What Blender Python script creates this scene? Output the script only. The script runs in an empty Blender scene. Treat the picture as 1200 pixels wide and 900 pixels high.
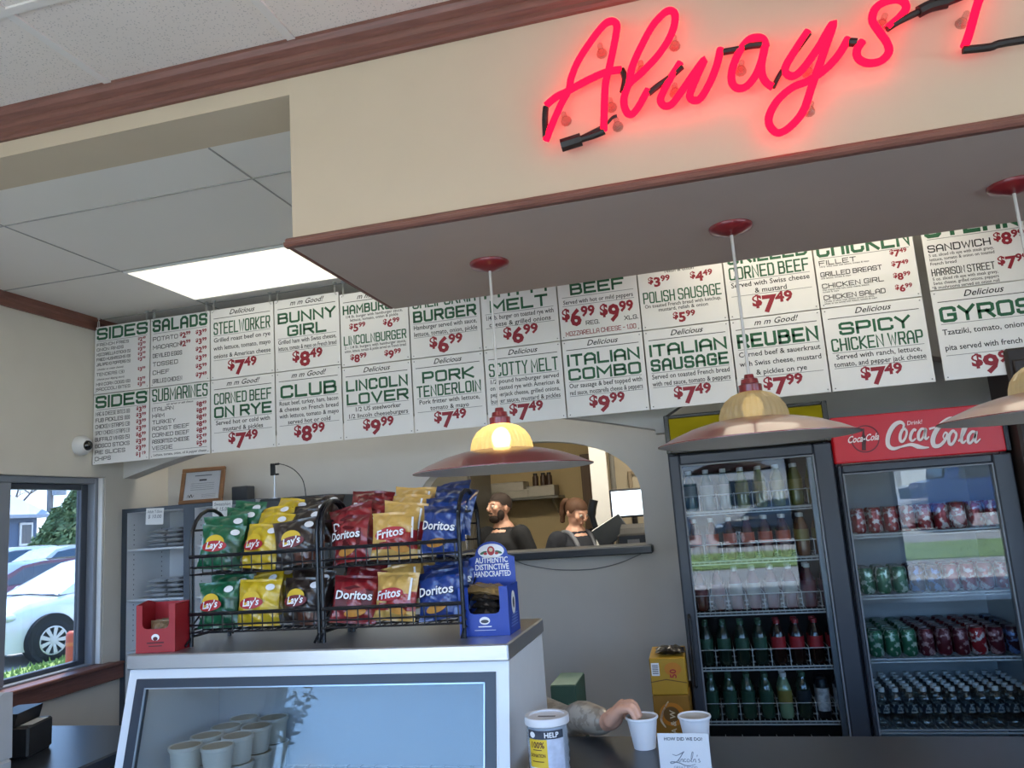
import bpy, bmesh, math, random
from mathutils import Vector, Matrix
random.seed(7)
SC = bpy.context.scene
COL = SC.collection
pi = math.pi

# ------------------------------------------------------------------ camera, sky, sun, exposure
EYE = Vector((0, 0, 1.5))
_y, _p, _r, _F = math.radians(-13.626), math.radians(9.441), math.radians(-4.069), 894.0
_fw = Vector((math.sin(_y) * math.cos(_p), math.cos(_y) * math.cos(_p), math.sin(_p)))
_r0 = Vector((math.cos(_y), -math.sin(_y), 0))
_u0 = _r0.cross(_fw)
_ri = _r0 * math.cos(_r) + _u0 * math.sin(_r)
_up = _u0 * math.cos(_r) - _r0 * math.sin(_r)
cam = bpy.data.cameras.new('camera')
cam.sensor_width = 36
cam.lens = _F / 1200 * 36
cam.clip_start = .03
cam.clip_end = 300
cam_o = bpy.data.objects.new('camera', cam)
COL.objects.link(cam_o)
cam_o.matrix_world = Matrix(((_ri.x, _up.x, -_fw.x, 0), (_ri.y, _up.y, -_fw.y, 0), (_ri.z, _up.z, -_fw.z, 1.5), (0, 0, 0, 1)))
SC.camera = cam_o

SC.view_settings.view_transform = 'Standard'
SC.view_settings.look = 'None'
SC.view_settings.gamma = 1
SC.view_settings.exposure = 2.0
SC.view_settings.use_curve_mapping = False
SC.cycles.max_bounces = 10
SC.cycles.diffuse_bounces = 5
SC.cycles.glossy_bounces = 4
SC.cycles.transparent_max_bounces = 24
SC.cycles.transmission_bounces = 6
SC.cycles.use_denoising = True
SC.cycles.sample_clamp_indirect = 6
SC.cycles.caustics_reflective = False
SC.cycles.caustics_refractive = False

SKY_STRENGTH = .8
SUN_ENERGY = 5.0
w = bpy.data.worlds.new('sky')
SC.world = w
w.use_nodes = True
nt = w.node_tree
bg = nt.nodes['Background']
tc = nt.nodes.new('ShaderNodeTexCoord')
sx = nt.nodes.new('ShaderNodeSeparateXYZ')
nt.links.new(tc.outputs['Generated'], sx.inputs[0])
rp = nt.nodes.new('ShaderNodeValToRGB')
nt.links.new(sx.outputs['Z'], rp.inputs[0])
e = rp.color_ramp.elements
e[0].position = 0.0
e[0].color = (1.7, 1.9, 2.1, 1)
e[1].position = 1.0
e[1].color = (.55, 1.05, 2.1, 1)
k = e.new(.10)
k.color = (.85, 1.5, 2.5, 1)
k = e.new(.3)
k.color = (.55, 1.2, 2.45, 1)
ns = nt.nodes.new('ShaderNodeTexNoise')
ns.inputs['Scale'].default_value = 3.5
ns.inputs['Detail'].default_value = 6
nt.links.new(tc.outputs['Generated'], ns.inputs['Vector'])
cr = nt.nodes.new('ShaderNodeValToRGB')
cr.color_ramp.elements[0].position = .48
cr.color_ramp.elements[1].position = .72
nt.links.new(ns.outputs['Fac'], cr.inputs[0])
mx = nt.nodes.new('ShaderNodeMix')
mx.data_type = 'RGBA'
nt.links.new(cr.outputs[0], mx.inputs['Factor'])
nt.links.new(rp.outputs[0], mx.inputs[6])
mx.inputs[7].default_value = (1.9, 2.05, 2.25, 1)
nt.links.new(mx.outputs[2], bg.inputs[0])
bg.inputs[1].default_value = SKY_STRENGTH

sun = bpy.data.lights.new('sun', 'SUN')
sun.energy = SUN_ENERGY
sun.angle = .01
sun.color = (1, .95, .86)
sun_o = bpy.data.objects.new('sun', sun)
COL.objects.link(sun_o)
sun_o.rotation_euler = Vector((.20, -.30, -.90)).to_track_quat('-Z', 'Y').to_euler()

def portal(name, loc, direction, sx_, sy_):
    l = bpy.data.lights.new(name, 'AREA')
    l.shape = 'RECTANGLE'
    l.size, l.size_y = sx_, sy_
    l.cycles.is_portal = True
    o = bpy.data.objects.new(name, l)
    COL.objects.link(o)
    o.location = loc
    o.rotation_euler = Vector(direction).to_track_quat('-Z', 'Z').to_euler()
portal('daylight_front_window', (-1.15, -.93, 1.62), (0, 1, 0), 3.9, 1.55)
portal('daylight_front_window', (2.6, -.93, 1.62), (0, 1, 0), 1.7, 1.55)
portal('daylight_added_window', (3.44, .55, 1.625), (-1, 0, 0), 2.3, 1.35)  # belongs to the window added in the right wall
portal('daylight_side_window', (-3.2, 2.78, 1.35), (1, 0, 0), 1.5, 1.0)

# ------------------------------------------------------------------ helpers: materials
def lin(h):
    h = h.lstrip('#')
    c = [int(h[i:i + 2], 16) / 255 for i in (0, 2, 4)]
    return tuple((x / 12.92 if x <= .04045 else ((x + .055) / 1.055) ** 2.4) for x in c)
MATS = {}
def M(name, col, rough=.5, metal=0., noise=.07, scale=18., bump=0., spec=.5, stretch=None, coat=0., emit=None, estr=0.):
    if name in MATS:
        return MATS[name]
    m = bpy.data.materials.new(name)
    m.use_nodes = True
    n = m.node_tree
    b = n.nodes['Principled BSDF']
    c = lin(col) if isinstance(col, str) else col
    t = n.nodes.new('ShaderNodeTexCoord')
    mp = n.nodes.new('ShaderNodeMapping')
    n.links.new(t.outputs['Object'], mp.inputs[0])
    if stretch:
        mp.inputs['Scale'].default_value = stretch
    nz = n.nodes.new('ShaderNodeTexNoise')
    nz.inputs['Scale'].default_value = scale
    nz.inputs['Detail'].default_value = 4
    n.links.new(mp.outputs[0], nz.inputs['Vector'])
    x = n.nodes.new('ShaderNodeMix')
    x.data_type = 'RGBA'
    n.links.new(nz.outputs['Fac'], x.inputs['Factor'])
    x.inputs[6].default_value = tuple(v * (1 - noise * 1.6) for v in c) + (1,)
    x.inputs[7].default_value = tuple(min(1, v * (1 + noise * 1.6)) for v in c) + (1,)
    n.links.new(x.outputs[2], b.inputs['Base Color'])
    b.inputs['Roughness'].default_value = rough
    b.inputs['Metallic'].default_value = metal
    b.inputs['Specular IOR Level'].default_value = spec
    if coat:
        b.inputs['Coat Weight'].default_value = coat
        b.inputs['Coat Roughness'].default_value = .08
    if bump:
        bp = n.nodes.new('ShaderNodeBump')
        bp.inputs['Strength'].default_value = bump
        bp.inputs['Distance'].default_value = .01
        n.links.new(nz.outputs['Fac'], bp.inputs['Height'])
        n.links.new(bp.outputs[0], b.inputs['Normal'])
    if emit:
        b.inputs['Emission Color'].default_value = (lin(emit) if isinstance(emit, str) else emit) + (1,)
        b.inputs['Emission Strength'].default_value = estr
    MATS[name] = m
    return m
def glass(name, tint=(1, 1, 1), refl=.05, edge=.6, rough=0.):
    if name in MATS:
        return MATS[name]
    m = bpy.data.materials.new(name)
    m.use_nodes = True
    n = m.node_tree
    n.nodes.remove(n.nodes['Principled BSDF'])
    out = n.nodes['Material Output']
    tr = n.nodes.new('ShaderNodeBsdfTransparent')
    tr.inputs[0].default_value = tint + (1,)
    gl = n.nodes.new('ShaderNodeBsdfGlossy')
    gl.inputs['Roughness'].default_value = rough
    lw = n.nodes.new('ShaderNodeLayerWeight')
    lw.inputs[0].default_value = .5
    pw = n.nodes.new('ShaderNodeMath')
    pw.operation = 'POWER'
    n.links.new(lw.outputs['Facing'], pw.inputs[0])
    pw.inputs[1].default_value = 4
    ma = n.nodes.new('ShaderNodeMath')
    ma.operation = 'MULTIPLY_ADD'
    n.links.new(pw.outputs[0], ma.inputs[0])
    ma.inputs[1].default_value = edge
    ma.inputs[2].default_value = refl
    mi = n.nodes.new('ShaderNodeMixShader')
    n.links.new(ma.outputs[0], mi.inputs[0])
    n.links.new(tr.outputs[0], mi.inputs[1])
    n.links.new(gl.outputs[0], mi.inputs[2])
    n.links.new(mi.outputs[0], out.inputs[0])
    MATS[name] = m
    return m
def emis(name, col, strength, noise=0., scale=(1, 1, 1), nscale=3):
    if name in MATS:
        return MATS[name]
    m = bpy.data.materials.new(name)
    m.use_nodes = True
    n = m.node_tree
    n.nodes.remove(n.nodes['Principled BSDF'])
    em = n.nodes.new('ShaderNodeEmission')
    em.inputs[1].default_value = strength
    c = lin(col) if isinstance(col, str) else col
    t = n.nodes.new('ShaderNodeTexCoord')
    mp = n.nodes.new('ShaderNodeMapping')
    mp.inputs['Scale'].default_value = scale
    n.links.new(t.outputs['Object'], mp.inputs[0])
    nz = n.nodes.new('ShaderNodeTexNoise')
    nz.inputs['Scale'].default_value = nscale
    n.links.new(mp.outputs[0], nz.inputs['Vector'])
    x = n.nodes.new('ShaderNodeMix')
    x.data_type = 'RGBA'
    n.links.new(nz.outputs['Fac'], x.inputs['Factor'])
    x.inputs[6].default_value = tuple(v * (1 - noise) for v in c) + (1,)
    x.inputs[7].default_value = tuple(v * (1 + noise) for v in c) + (1,)
    n.links.new(x.outputs[2], em.inputs[0])
    n.links.new(em.outputs[0], n.nodes['Material Output'].inputs[0])
    MATS[name] = m
    return m

# ------------------------------------------------------------------ helpers: mesh builder
class MB:
    def __init__(s):
        s.v, s.f, s.m, s.s = [], [], [], []
    def add(s, vs, fs, mat=0, smooth=False):
        o = len(s.v)
        s.v.extend(tuple(v) for v in vs)
        for f in fs:
            s.f.append(tuple(i + o for i in f))
            s.m.append(mat)
            s.s.append(smooth)
        return s
    def box(s, x0, x1, y0, y1, z0, z1, b=0., mat=0):
        if x1 < x0: x0, x1 = x1, x0
        if y1 < y0: y0, y1 = y1, y0
        if z1 < z0: z0, z1 = z1, z0
        if b <= 0:
            vs = [(x0, y0, z0), (x1, y0, z0), (x1, y1, z0), (x0, y1, z0), (x0, y0, z1), (x1, y0, z1), (x1, y1, z1), (x0, y1, z1)]
            return s.add(vs, [(0, 3, 2, 1), (4, 5, 6, 7), (0, 1, 5, 4), (1, 2, 6, 5), (2, 3, 7, 6), (3, 0, 4, 7)], mat)
        b = min(b, (x1 - x0) * .45, (y1 - y0) * .45, (z1 - z0) * .45)
        vs, idx = [], {}
        for i, X in enumerate((x0, x1)):
            for j, Y in enumerate((y0, y1)):
                for l, Z in enumerate((z0, z1)):
                    a, c, d = (1, -1)[i], (1, -1)[j], (1, -1)[l]
                    idx[i, j, l, 0] = len(vs); vs.append((X, Y + c * b, Z + d * b))
                    idx[i, j, l, 1] = len(vs); vs.append((X + a * b, Y, Z + d * b))
                    idx[i, j, l, 2] = len(vs); vs.append((X + a * b, Y + c * b, Z))
        fs = []
        for t in (0, 1):
            q = [idx[t, 0, 0, 0], idx[t, 1, 0, 0], idx[t, 1, 1, 0], idx[t, 0, 1, 0]]
            fs.append(q if t else q[::-1])
            q = [idx[0, t, 0, 1], idx[0, t, 1, 1], idx[1, t, 1, 1], idx[1, t, 0, 1]]
            fs.append(q if t else q[::-1])
            q = [idx[0, 0, t, 2], idx[1, 0, t, 2], idx[1, 1, t, 2], idx[0, 1, t, 2]]
            fs.append(q if t else q[::-1])
        for i in (0, 1):
            for j in (0, 1):
                fs.append([idx[i, j, 0, 0], idx[i, j, 1, 0], idx[i, j, 1, 1], idx[i, j, 0, 1]])
                fs.append([idx[i, 0, j, 0], idx[i, 1, j, 0], idx[i, 1, j, 2], idx[i, 0, j, 2]])
                fs.append([idx[0, i, j, 1], idx[1, i, j, 1], idx[1, i, j, 2], idx[0, i, j, 2]])
        for i in (0, 1):
            for j in (0, 1):
                for l in (0, 1):
                    fs.append([idx[i, j, l, 0], idx[i, j, l, 1], idx[i, j, l, 2]])
        c = Vector(((x0 + x1) / 2, (y0 + y1) / 2, (z0 + z1) / 2))
        out = []
        for f in fs:
            p = [Vector(vs[i]) for i in f]
            nn = (p[1] - p[0]).cross(p[2] - p[0])
            out.append(f if nn.dot(p[0] - c) > 0 else f[::-1])
        return s.add(vs, out, mat)
    def tube(s, pts, r, seg=8, mat=0, closed=False, caps=True, smooth=True):
        P = [Vector(p) for p in pts]
        n = len(P)
        R = r if isinstance(r, (list, tuple)) else [r] * n
        T = []
        for i in range(n):
            a = P[(i - 1) % n] if (closed or i > 0) else P[i]
            c = P[(i + 1) % n] if (closed or i < n - 1) else P[i]
            t = (c - a)
            T.append(t.normalized() if t.length > 1e-9 else Vector((0, 0, 1)))
        up = Vector((0, 0, 1)) if abs(T[0].z) < .9 else Vector((0, 1, 0))
        nrm = T[0].cross(up).normalized()
        vs = []
        for i in range(n):
            nrm = nrm - T[i] * nrm.dot(T[i])
            if nrm.length < 1e-6:
                nrm = T[i].orthogonal()
            nrm.normalize()
            bi = T[i].cross(nrm)
            for k in range(seg):
                a = 2 * pi * k / seg
                vs.append(P[i] + (nrm * math.cos(a) + bi * math.sin(a)) * R[i])
        fs = []
        for i in range(n if closed else n - 1):
            j = (i + 1) % n
            for k in range(seg):
                l = (k + 1) % seg
                fs.append((i * seg + k, i * seg + l, j * seg + l, j * seg + k))
        if caps and not closed:
            fs.append(tuple(range(seg))[::-1])
            fs.append(tuple((n - 1) * seg + k for k in range(seg)))
        return s.add(vs, fs, mat, smooth)
    def lathe(s, prof, seg=24, c=(0, 0, 0), mat=0, smooth=True, squash=1., caps=None):
        if caps is None: caps = abs(prof[0][0] - prof[-1][0]) > 1e-6 or abs(prof[0][1] - prof[-1][1]) > 1e-6
        vs, fs = [], []
        for (r, z) in prof:
            for k in range(seg):
                a = 2 * pi * k / seg
                vs.append((c[0] + r * math.cos(a), c[1] + r * math.sin(a) * squash, c[2] + z))
        for i in range(len(prof) - 1):
            for k in range(seg):
                l = (k + 1) % seg
                fs.append((i * seg + k, i * seg + l, (i + 1) * seg + l, (i + 1) * seg + k))
        if caps and prof[0][0] > 1e-4: fs.append(tuple(range(seg))[::-1])
        if caps and prof[-1][0] > 1e-4: fs.append(tuple((len(prof) - 1) * seg + k for k in range(seg)))
        return s.add(vs, fs, mat, smooth)
    def prism(s, poly, f, d0, d1, mat=0, smooth=False):
        """poly: 2D outline; f(a, b, d) gives the 3D point; from depth d0 to d1"""
        n = len(poly)
        vs = [f(a, b, d0) for a, b in poly] + [f(a, b, d1) for a, b in poly]
        fs = [tuple(range(n))[::-1], tuple(range(n, 2 * n))]
        for i in range(n):
            j = (i + 1) % n
            fs.append((i, j, n + j, n + i))
        return s.add(vs, fs, mat, smooth)
    def sphere(s, c, r, seg=16, rings=10, mat=0, sc=(1, 1, 1)):
        vs, fs = [], []
        for i in range(rings + 1):
            t = pi * i / rings
            for k in range(seg):
                a = 2 * pi * k / seg
                vs.append((c[0] + r * sc[0] * math.sin(t) * math.cos(a), c[1] + r * sc[1] * math.sin(t) * math.sin(a), c[2] - r * sc[2] * math.cos(t)))
        for i in range(rings):
            for k in range(seg):
                l = (k + 1) % seg
                fs.append((i * seg + k, i * seg + l, (i + 1) * seg + l, (i + 1) * seg + k))
        return s.add(vs, fs, mat, True)
    def disc(s, c, r, n, seg=20, mat=0, rx=1.):
        n = Vector(n).normalized()
        a = n.orthogonal().normalized(); b = n.cross(a)
        c = Vector(c)
        return s.add([c + a * r * math.cos(2 * pi * k / seg) * rx + b * r * math.sin(2 * pi * k / seg) for k in range(seg)], [tuple(range(seg))], mat)
    def xf(s, mtx):
        s.v = [tuple(mtx @ Vector(v)) for v in s.v]
        return s
    def mesh(s, name, mats, fix=True):
        me = bpy.data.meshes.new(name)
        me.from_pydata(s.v, [], s.f)
        for m in (mats if isinstance(mats, (list, tuple)) else [mats]):
            me.materials.append(m)
        me.polygons.foreach_set('material_index', s.m)
        me.polygons.foreach_set('use_smooth', s.s)
        me.update()
        if fix:
            bm = bmesh.new()
            bm.from_mesh(me)
            bmesh.ops.remove_doubles(bm, verts=bm.verts, dist=1e-6)
            bmesh.ops.recalc_face_normals(bm, faces=bm.faces)
            bm.to_mesh(me)
            bm.free()
        if any(s.s):
            me.set_sharp_from_angle(angle=.75)
        return me
    def build(s, name, mats, parent=None, world=False, fix=True, **props):
        if world and parent is not None:
            L = parent.location
            s.v = [(a - L.x, b - L.y, c - L.z) for a, b, c in s.v]
        o = bpy.data.objects.new(name, s.mesh(name, mats, fix))
        COL.objects.link(o)
        if parent is not None:
            o.parent = parent
        for k_, v_ in props.items():
            o[k_] = v_
        return o
def thing(name, label, cat, loc=(0, 0, 0), rz=0., group=None):
    o = bpy.data.objects.new(name, None)
    o.empty_display_size = .05
    COL.objects.link(o)
    o.location = loc
    o.rotation_euler = (0, 0, rz)
    o['label'] = label
    o['category'] = cat
    if group: o['group'] = group
    return o
def tag(o, label, cat, group=None):
    o['label'] = label
    o['category'] = cat
    if group: o['group'] = group
    return o
def dup(root, loc=None, rot=None, label=None, group=None):
    def cp(o, par):
        c = o.copy()
        COL.objects.link(c)
        if par is not None: c.parent = par
        for ch in KIDS.get(o.name, ()):
            KIDS.setdefault(c.name, []).append(cp(ch, c))
        return c
    def scan(o):
        KIDS[o.name] = list(o.children)
        for ch in o.children: scan(ch)
    if root.name not in KIDS: scan(root)
    r = cp(root, None)
    if loc is not None: r.location = loc
    if rot is not None: r.rotation_euler = rot
    if label: r['label'] = label
    if group: r['group'] = group
    return r
KIDS = {}
ORD = ['first', 'second', 'third', 'fourth', 'fifth', 'sixth', 'seventh', 'eighth', 'ninth', 'tenth', 'eleventh', 'twelfth']

# ------------------------------------------------------------------ helpers: lettering
_GC = {}
_tcu = bpy.data.curves.new('lettering_source', 'FONT')
_tcu.resolution_u = 2
_tob = bpy.data.objects.new('lettering_source', _tcu)
COL.objects.link(_tob)
def _tmesh(s_, bold):
    _tcu.body = s_
    _tcu.offset = bold
    dg = bpy.context.evaluated_depsgraph_get()
    ev = _tob.evaluated_get(dg)
    me = ev.to_mesh()
    v = [(p.co.x, p.co.y) for p in me.vertices]
    f = [tuple(q.vertices) for q in me.polygons]
    ev.to_mesh_clear()
    return v, f
def glyph(ch, bold):
    key = (ch, bold)
    if key not in _GC:
        if ch == ' ':
            _GC[key] = ([], [], .30)
        else:
            v, f = _tmesh(ch, bold)
            a, _ = _tmesh(ch + '|', bold)
            b, _ = _tmesh('|', bold)
            _GC[key] = (v, f, max(p[0] for p in a) - max(p[0] for p in b))
    return _GC[key]
def prepare_glyphs():
    for b in (.012, .022, .04):
        for ch in 'ABCDEFGHIJKLMNOPQRSTUVWXYZabcdefghijklmnopqrstuvwxyz0123456789$&.,!?/%()-\'*':
            glyph(ch, b)
    bpy.data.objects.remove(_tob)
def text(mb, s_, x, y, size, f, mat=0, align='C', bold=.012, shear=0., sx_=1., maxw=None, rot=0.):
    """lettering laid out in 2D, mapped by f(x, y) to 3D; y is the baseline"""
    bold = max(bold, .012)
    wd = sum(glyph(c, bold)[2] for c in s_) * size * sx_
    if maxw and wd > maxw:
        sx_ *= maxw / wd
        wd = maxw
    p = {'C': -wd / 2, 'L': 0, 'R': -wd}[align]
    ca, sa = math.cos(rot), math.sin(rot)
    for c in s_:
        v, fa, adv = glyph(c, bold)
        if v:
            L = []
            for a, b in v:
                px_ = p + (a + b * shear) * size * sx_
                py_ = b * size
                L.append(f(x + px_ * ca - py_ * sa, y + px_ * sa + py_ * ca))
            mb.add(L, fa, mat)
        p += adv * size * sx_
    return wd
# squared stroke lettering (menu headings)
SQ = {
 'A': ([[(0, 0), (0, 4.6), (1.2, 6), (2.8, 6), (4, 4.6), (4, 0)], [(0, 2.3), (4, 2.3)]]),
 'B': ([[(0, 0), (0, 6), (3.2, 6), (3.8, 5.4), (3.8, 3.8), (3.2, 3.2), (0, 3.2)], [(3.2, 3.2), (4, 2.5), (4, .7), (3.3, 0), (0, 0)]]),
 'C': ([[(4, 4.8), (4, 5.4), (3.4, 6), (.6, 6), (0, 5.4), (0, .6), (.6, 0), (3.4, 0), (4, .6), (4, 1.2)]]),
 'D': ([[(0, 0), (0, 6), (3.2, 6), (4, 5.2), (4, .8), (3.2, 0), (0, 0)]]),
 'E': ([[(4, 6), (0, 6), (0, 0), (4, 0)], [(0, 3), (3.4, 3)]]),
 'F': ([[(4, 6), (0, 6), (0, 0)], [(0, 3), (3.4, 3)]]),
 'G': ([[(4, 4.8), (4, 5.4), (3.4, 6), (.6, 6), (0, 5.4), (0, .6), (.6, 0), (3.4, 0), (4, .6), (4, 2.8), (2.2, 2.8)]]),
 'H': ([[(0, 0), (0, 6)], [(4, 0), (4, 6)], [(0, 3), (4, 3)]]),
 'I': ([[(0, 0), (0, 6)]]),
 'J': ([[(3.4, 6), (3.4, .6), (2.8, 0), (.6, 0), (0, .6), (0, 1.6)]]),
 'K': ([[(0, 0), (0, 6)], [(4, 6), (.2, 3), (4, 0)]]),
 'L': ([[(0, 6), (0, 0), (3.8, 0)]]),
 'M': ([[(0, 0), (0, 6), (2.5, 2), (5, 6), (5, 0)]]),
 'N': ([[(0, 0), (0, 6), (4, 0), (4, 6)]]),
 'O': ([[(.6, 0), (0, .6), (0, 5.4), (.6, 6), (3.4, 6), (4, 5.4), (4, .6), (3.4, 0), (.6, 0)]]),
 'P': ([[(0, 0), (0, 6), (3.4, 6), (4, 5.4), (4, 3.2), (3.4, 2.6), (0, 2.6)]]),
 'Q': ([[(.6, 0), (0, .6), (0, 5.4), (.6, 6), (3.4, 6), (4, 5.4), (4, .6), (3.4, 0), (.6, 0)], [(2.6, 1.6), (4, -.4)]]),
 'R': ([[(0, 0), (0, 6), (3.4, 6), (4, 5.4), (4, 3.4), (3.4, 2.8), (0, 2.8)], [(2.2, 2.8), (4, 0)]]),
 'S': ([[(4, 4.8), (4, 5.4), (3.4, 6), (.6, 6), (0, 5.4), (0, 3.6), (.6, 3.1), (3.4, 2.9), (4, 2.4), (4, .6), (3.4, 0), (.6, 0), (0, .6), (0, 1.2)]]),
 'T': ([[(0, 6), (4, 6)], [(2, 6), (2, 0)]]),
 'U': ([[(0, 6), (0, .6), (.6, 0), (3.4, 0), (4, .6), (4, 6)]]),
 'V': ([[(0, 6), (2, 0), (4, 6)]]),
 'W': ([[(0, 6), (1.2, 0), (2.6, 5), (4, 0), (5.2, 6)]]),
 'X': ([[(0, 0), (4, 6)], [(0, 6), (4, 0)]]),
 'Y': ([[(0, 6), (2, 3), (4, 6)], [(2, 3), (2, 0)]]),
 'Z': ([[(0, 6), (4, 6), (0, 0), (4, 0)]]),
 '&': ([[(4, 0), (.8, 4.4), (.8, 5.4), (1.4, 6), (2.4, 6), (3, 5.4), (3, 4.4), (0, 2.2), (0, .6), (.6, 0), (2.6, 0), (4, 2.2)]]),
 "'": ([[(0, 6), (0, 4.6)]]),
 '(': ([[(1, 6.4), (0, 5), (0, 1), (1, -.4)]]),
 ')': ([[(0, 6.4), (1, 5), (1, 1), (0, -.4)]]),
 '$': ([[(4, 4.8), (4, 5.4), (3.4, 6), (.6, 6), (0, 5.4), (0, 3.6), (.6, 3.1), (3.4, 2.9), (4, 2.4), (4, .6), (3.4, 0), (.6, 0), (0, .6), (0, 1.2)], [(2, -.8), (2, 6.8)]]),
 '0': ([[(.6, 0), (0, .6), (0, 5.4), (.6, 6), (3.4, 6), (4, 5.4), (4, .6), (3.4, 0), (.6, 0)]]),
 '1': ([[(0, 5), (1.2, 6), (1.2, 0)]]),
 '3': ([[(0, 6), (4, 6), (4, 0), (0, 0)], [(1, 3), (4, 3)]]),
 '5': ([[(4, 6), (0, 6), (0, 3.2), (3.4, 3.2), (4, 2.6), (4, .6), (3.4, 0), (0, 0)]]),
 '8': ([[(.6, 0), (0, .6), (0, 5.4), (.6, 6), (3.4, 6), (4, 5.4), (4, .6), (3.4, 0), (.6, 0)], [(0, 3), (4, 3)]]),
 '2': ([[(0, 6), (4, 6), (4, 3), (0, 3), (0, 0), (4, 0)]]),
 '9': ([[(0, 0), (4, 0), (4, 6), (0, 6), (0, 3), (4, 3)]]),
 '.': ([[(0, 0), (0, .5)]]), '-': ([[(0, 3), (2.4, 3)]]),
}
def ribbon(mb, pts, wd, f, mat=0):
    n = len(pts)
    P = [Vector((a, b)) for a, b in pts]
    closed = n > 3 and (P[0] - P[-1]).length < 1e-9
    if closed:
        P = P[:-1]; n -= 1
    Lf, Rt = [], []
    for i in range(n):
        a = P[i - 1] if (closed or i > 0) else None
        c = P[(i + 1) % n] if (closed or i < n - 1) else None
        d1 = (P[i] - a).normalized() if a is not None else None
        d2 = (c - P[i]).normalized() if c is not None else None
        if d1 is None: d1 = d2
        if d2 is None: d2 = d1
        n1 = Vector((-d1.y, d1.x)); n2 = Vector((-d2.y, d2.x))
        m_ = (n1 + n2)
        m_ = m_.normalized() if m_.length > 1e-6 else n1
        k_ = min(1.9, 1 / max(.3, m_.dot(n1)))
        Lf.append(P[i] + m_ * wd / 2 * k_); Rt.append(P[i] - m_ * wd / 2 * k_)
    vs = [f(p.x, p.y) for p in Lf] + [f(p.x, p.y) for p in Rt]
    fs = []
    for i in range(n if closed else n - 1):
        j = (i + 1) % n
        fs.append((i, n + i, n + j, j))
    mb.add(vs, fs, mat)
def sqwidth(s_, gap=1.5):
    t = 0
    for c in s_:
        if c == ' ': t += 2.2; continue
        t += max(p[0] for st in SQ[c] for p in st) + gap
    return t - gap
def sqtext(mb, s_, x, y, wd, ht, f, mat=0, th=.16, align='C', gap=1.5, natural=None):
    """squared heading fitted to a box wd x ht (th = stroke as a share of the height); natural caps the horizontal stretch"""
    th = min(th, .24 * wd / max(1, len(s_)) / ht)
    u = ht / 6
    ux = (wd - th * ht) / sqwidth(s_, gap)
    if natural: ux = min(ux, u * natural)
    if gap * ux < th * ht * 1.5:      # narrow headings keep air between the letters
        nn = len(s_.replace(' ', '')) - 1
        base = sqwidth(s_, 0)
        ux = (wd - th * ht - nn * th * ht * 1.5) / base
        gap = th * ht * 1.5 / ux
    tot = sqwidth(s_, gap) * ux
    p = {'C': x - tot / 2, 'L': x + th * ht / 2, 'R': x - tot - th * ht / 2}[align]
    h2 = th * ht / 2
    for c in s_:
        if c == ' ': p += 2.2 * ux; continue
        wmax = 0
        for st in SQ[c]:
            wmax = max(wmax, max(q[0] for q in st))
            pts = []
            for a, b in st:
                pts.append((p + a * ux, y + h2 + b / 6 * (ht - 2 * h2)))
            # straight ends reach the cap lines
            for e_, nb in ((0, 1), (-1, -2)):
                d = Vector(pts[e_]) - Vector(pts[nb])
                if d.length > 0 and (pts[0] != pts[-1]):
                    d = d.normalized() * h2
                    pts[e_] = (pts[e_][0] + d.x, pts[e_][1] + d.y)
            ribbon(mb, pts, th * ht, f, mat)
        p += (wmax + gap) * ux
    return tot
def smooth_path(pts, n=6):
    """Catmull-Rom through the points"""
    P = [Vector(p) for p in pts]
    out = []
    for i in range(len(P) - 1):
        a = P[max(i - 1, 0)]; b = P[i]; c = P[i + 1]; d = P[min(i + 2, len(P) - 1)]
        for k_ in range(n):
            t = k_ / n
            out.append(.5 * ((2 * b) + (c - a) * t + (2 * a - 5 * b + 4 * c - d) * t * t + (3 * b - a - 3 * c + d) * t ** 3))
    out.append(P[-1])
    return out
def rbrush(mb, pts, wds, f, mat=0, n=6):
    """a brush stroke of varying width through 2D points"""
    P = smooth_path([(a, b) for a, b in pts], n)
    N = len(P)
    W = []
    for i in range(N):
        t = i / (N - 1) * (len(wds) - 1)
        a = int(t); b = min(a + 1, len(wds) - 1)
        W.append(wds[a] + (wds[b] - wds[a]) * (t - a))
    vs = []
    for i in range(N):
        d = (P[min(i + 1, N - 1)] - P[max(i - 1, 0)])
        d = d.normalized() if d.length > 1e-9 else Vector((1, 0))
        nn = Vector((-d.y, d.x)) * W[i] / 2
        vs.append(f(P[i].x + nn.x, P[i].y + nn.y)); vs.append(f(P[i].x - nn.x, P[i].y - nn.y))
    mb.add(vs, [(2 * i, 2 * i + 1, 2 * i + 3, 2 * i + 2) for i in range(N - 1)], mat)
prepare_glyphs()

# ------------------------------------------------------------------ materials
def wall_mat(name, col):
    return M(name, col, .75, noise=.03, scale=6, bump=.04, spec=.3)
W_TAN = wall_mat('tan_paint', '#d3cdc1')
W_GREY = wall_mat('pale_paint', '#cfccc6')
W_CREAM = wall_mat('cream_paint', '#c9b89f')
W_SOFF = wall_mat('shaded_soffit_paint', '#b9aa9e')  # greyer than the face: the underside's shade is put into the colour
WOOD = M('cherry_wood', '#7a5044', .42, noise=.28, scale=9, stretch=(1, 14, 14), bump=.15)
WOODY = M('cherry_wood_side', '#7a5044', .42, noise=.28, scale=9, stretch=(14, 1, 14), bump=.15)
BLACK = M('black_plastic', '#17181b', .42)
BLACKM = M('black_metal', '#14161b', .35, noise=.03)
WHITE = M('white_plastic', '#dcdcda', .4, noise=.02)
STEEL = M('stainless_steel', '#c6c8cc', .3, metal=.85, noise=.05, scale=30, stretch=(1, 30, 30))
PAPER = M('white_paper', '#dededc', .7, noise=.03)
INK = M('black_ink', '#15161a', .6, noise=.02)
GREENI = M('green_ink', '#1f5a3c', .5, noise=.04)
REDI = M('red_ink', '#8e1a2c', .5, noise=.04)
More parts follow.
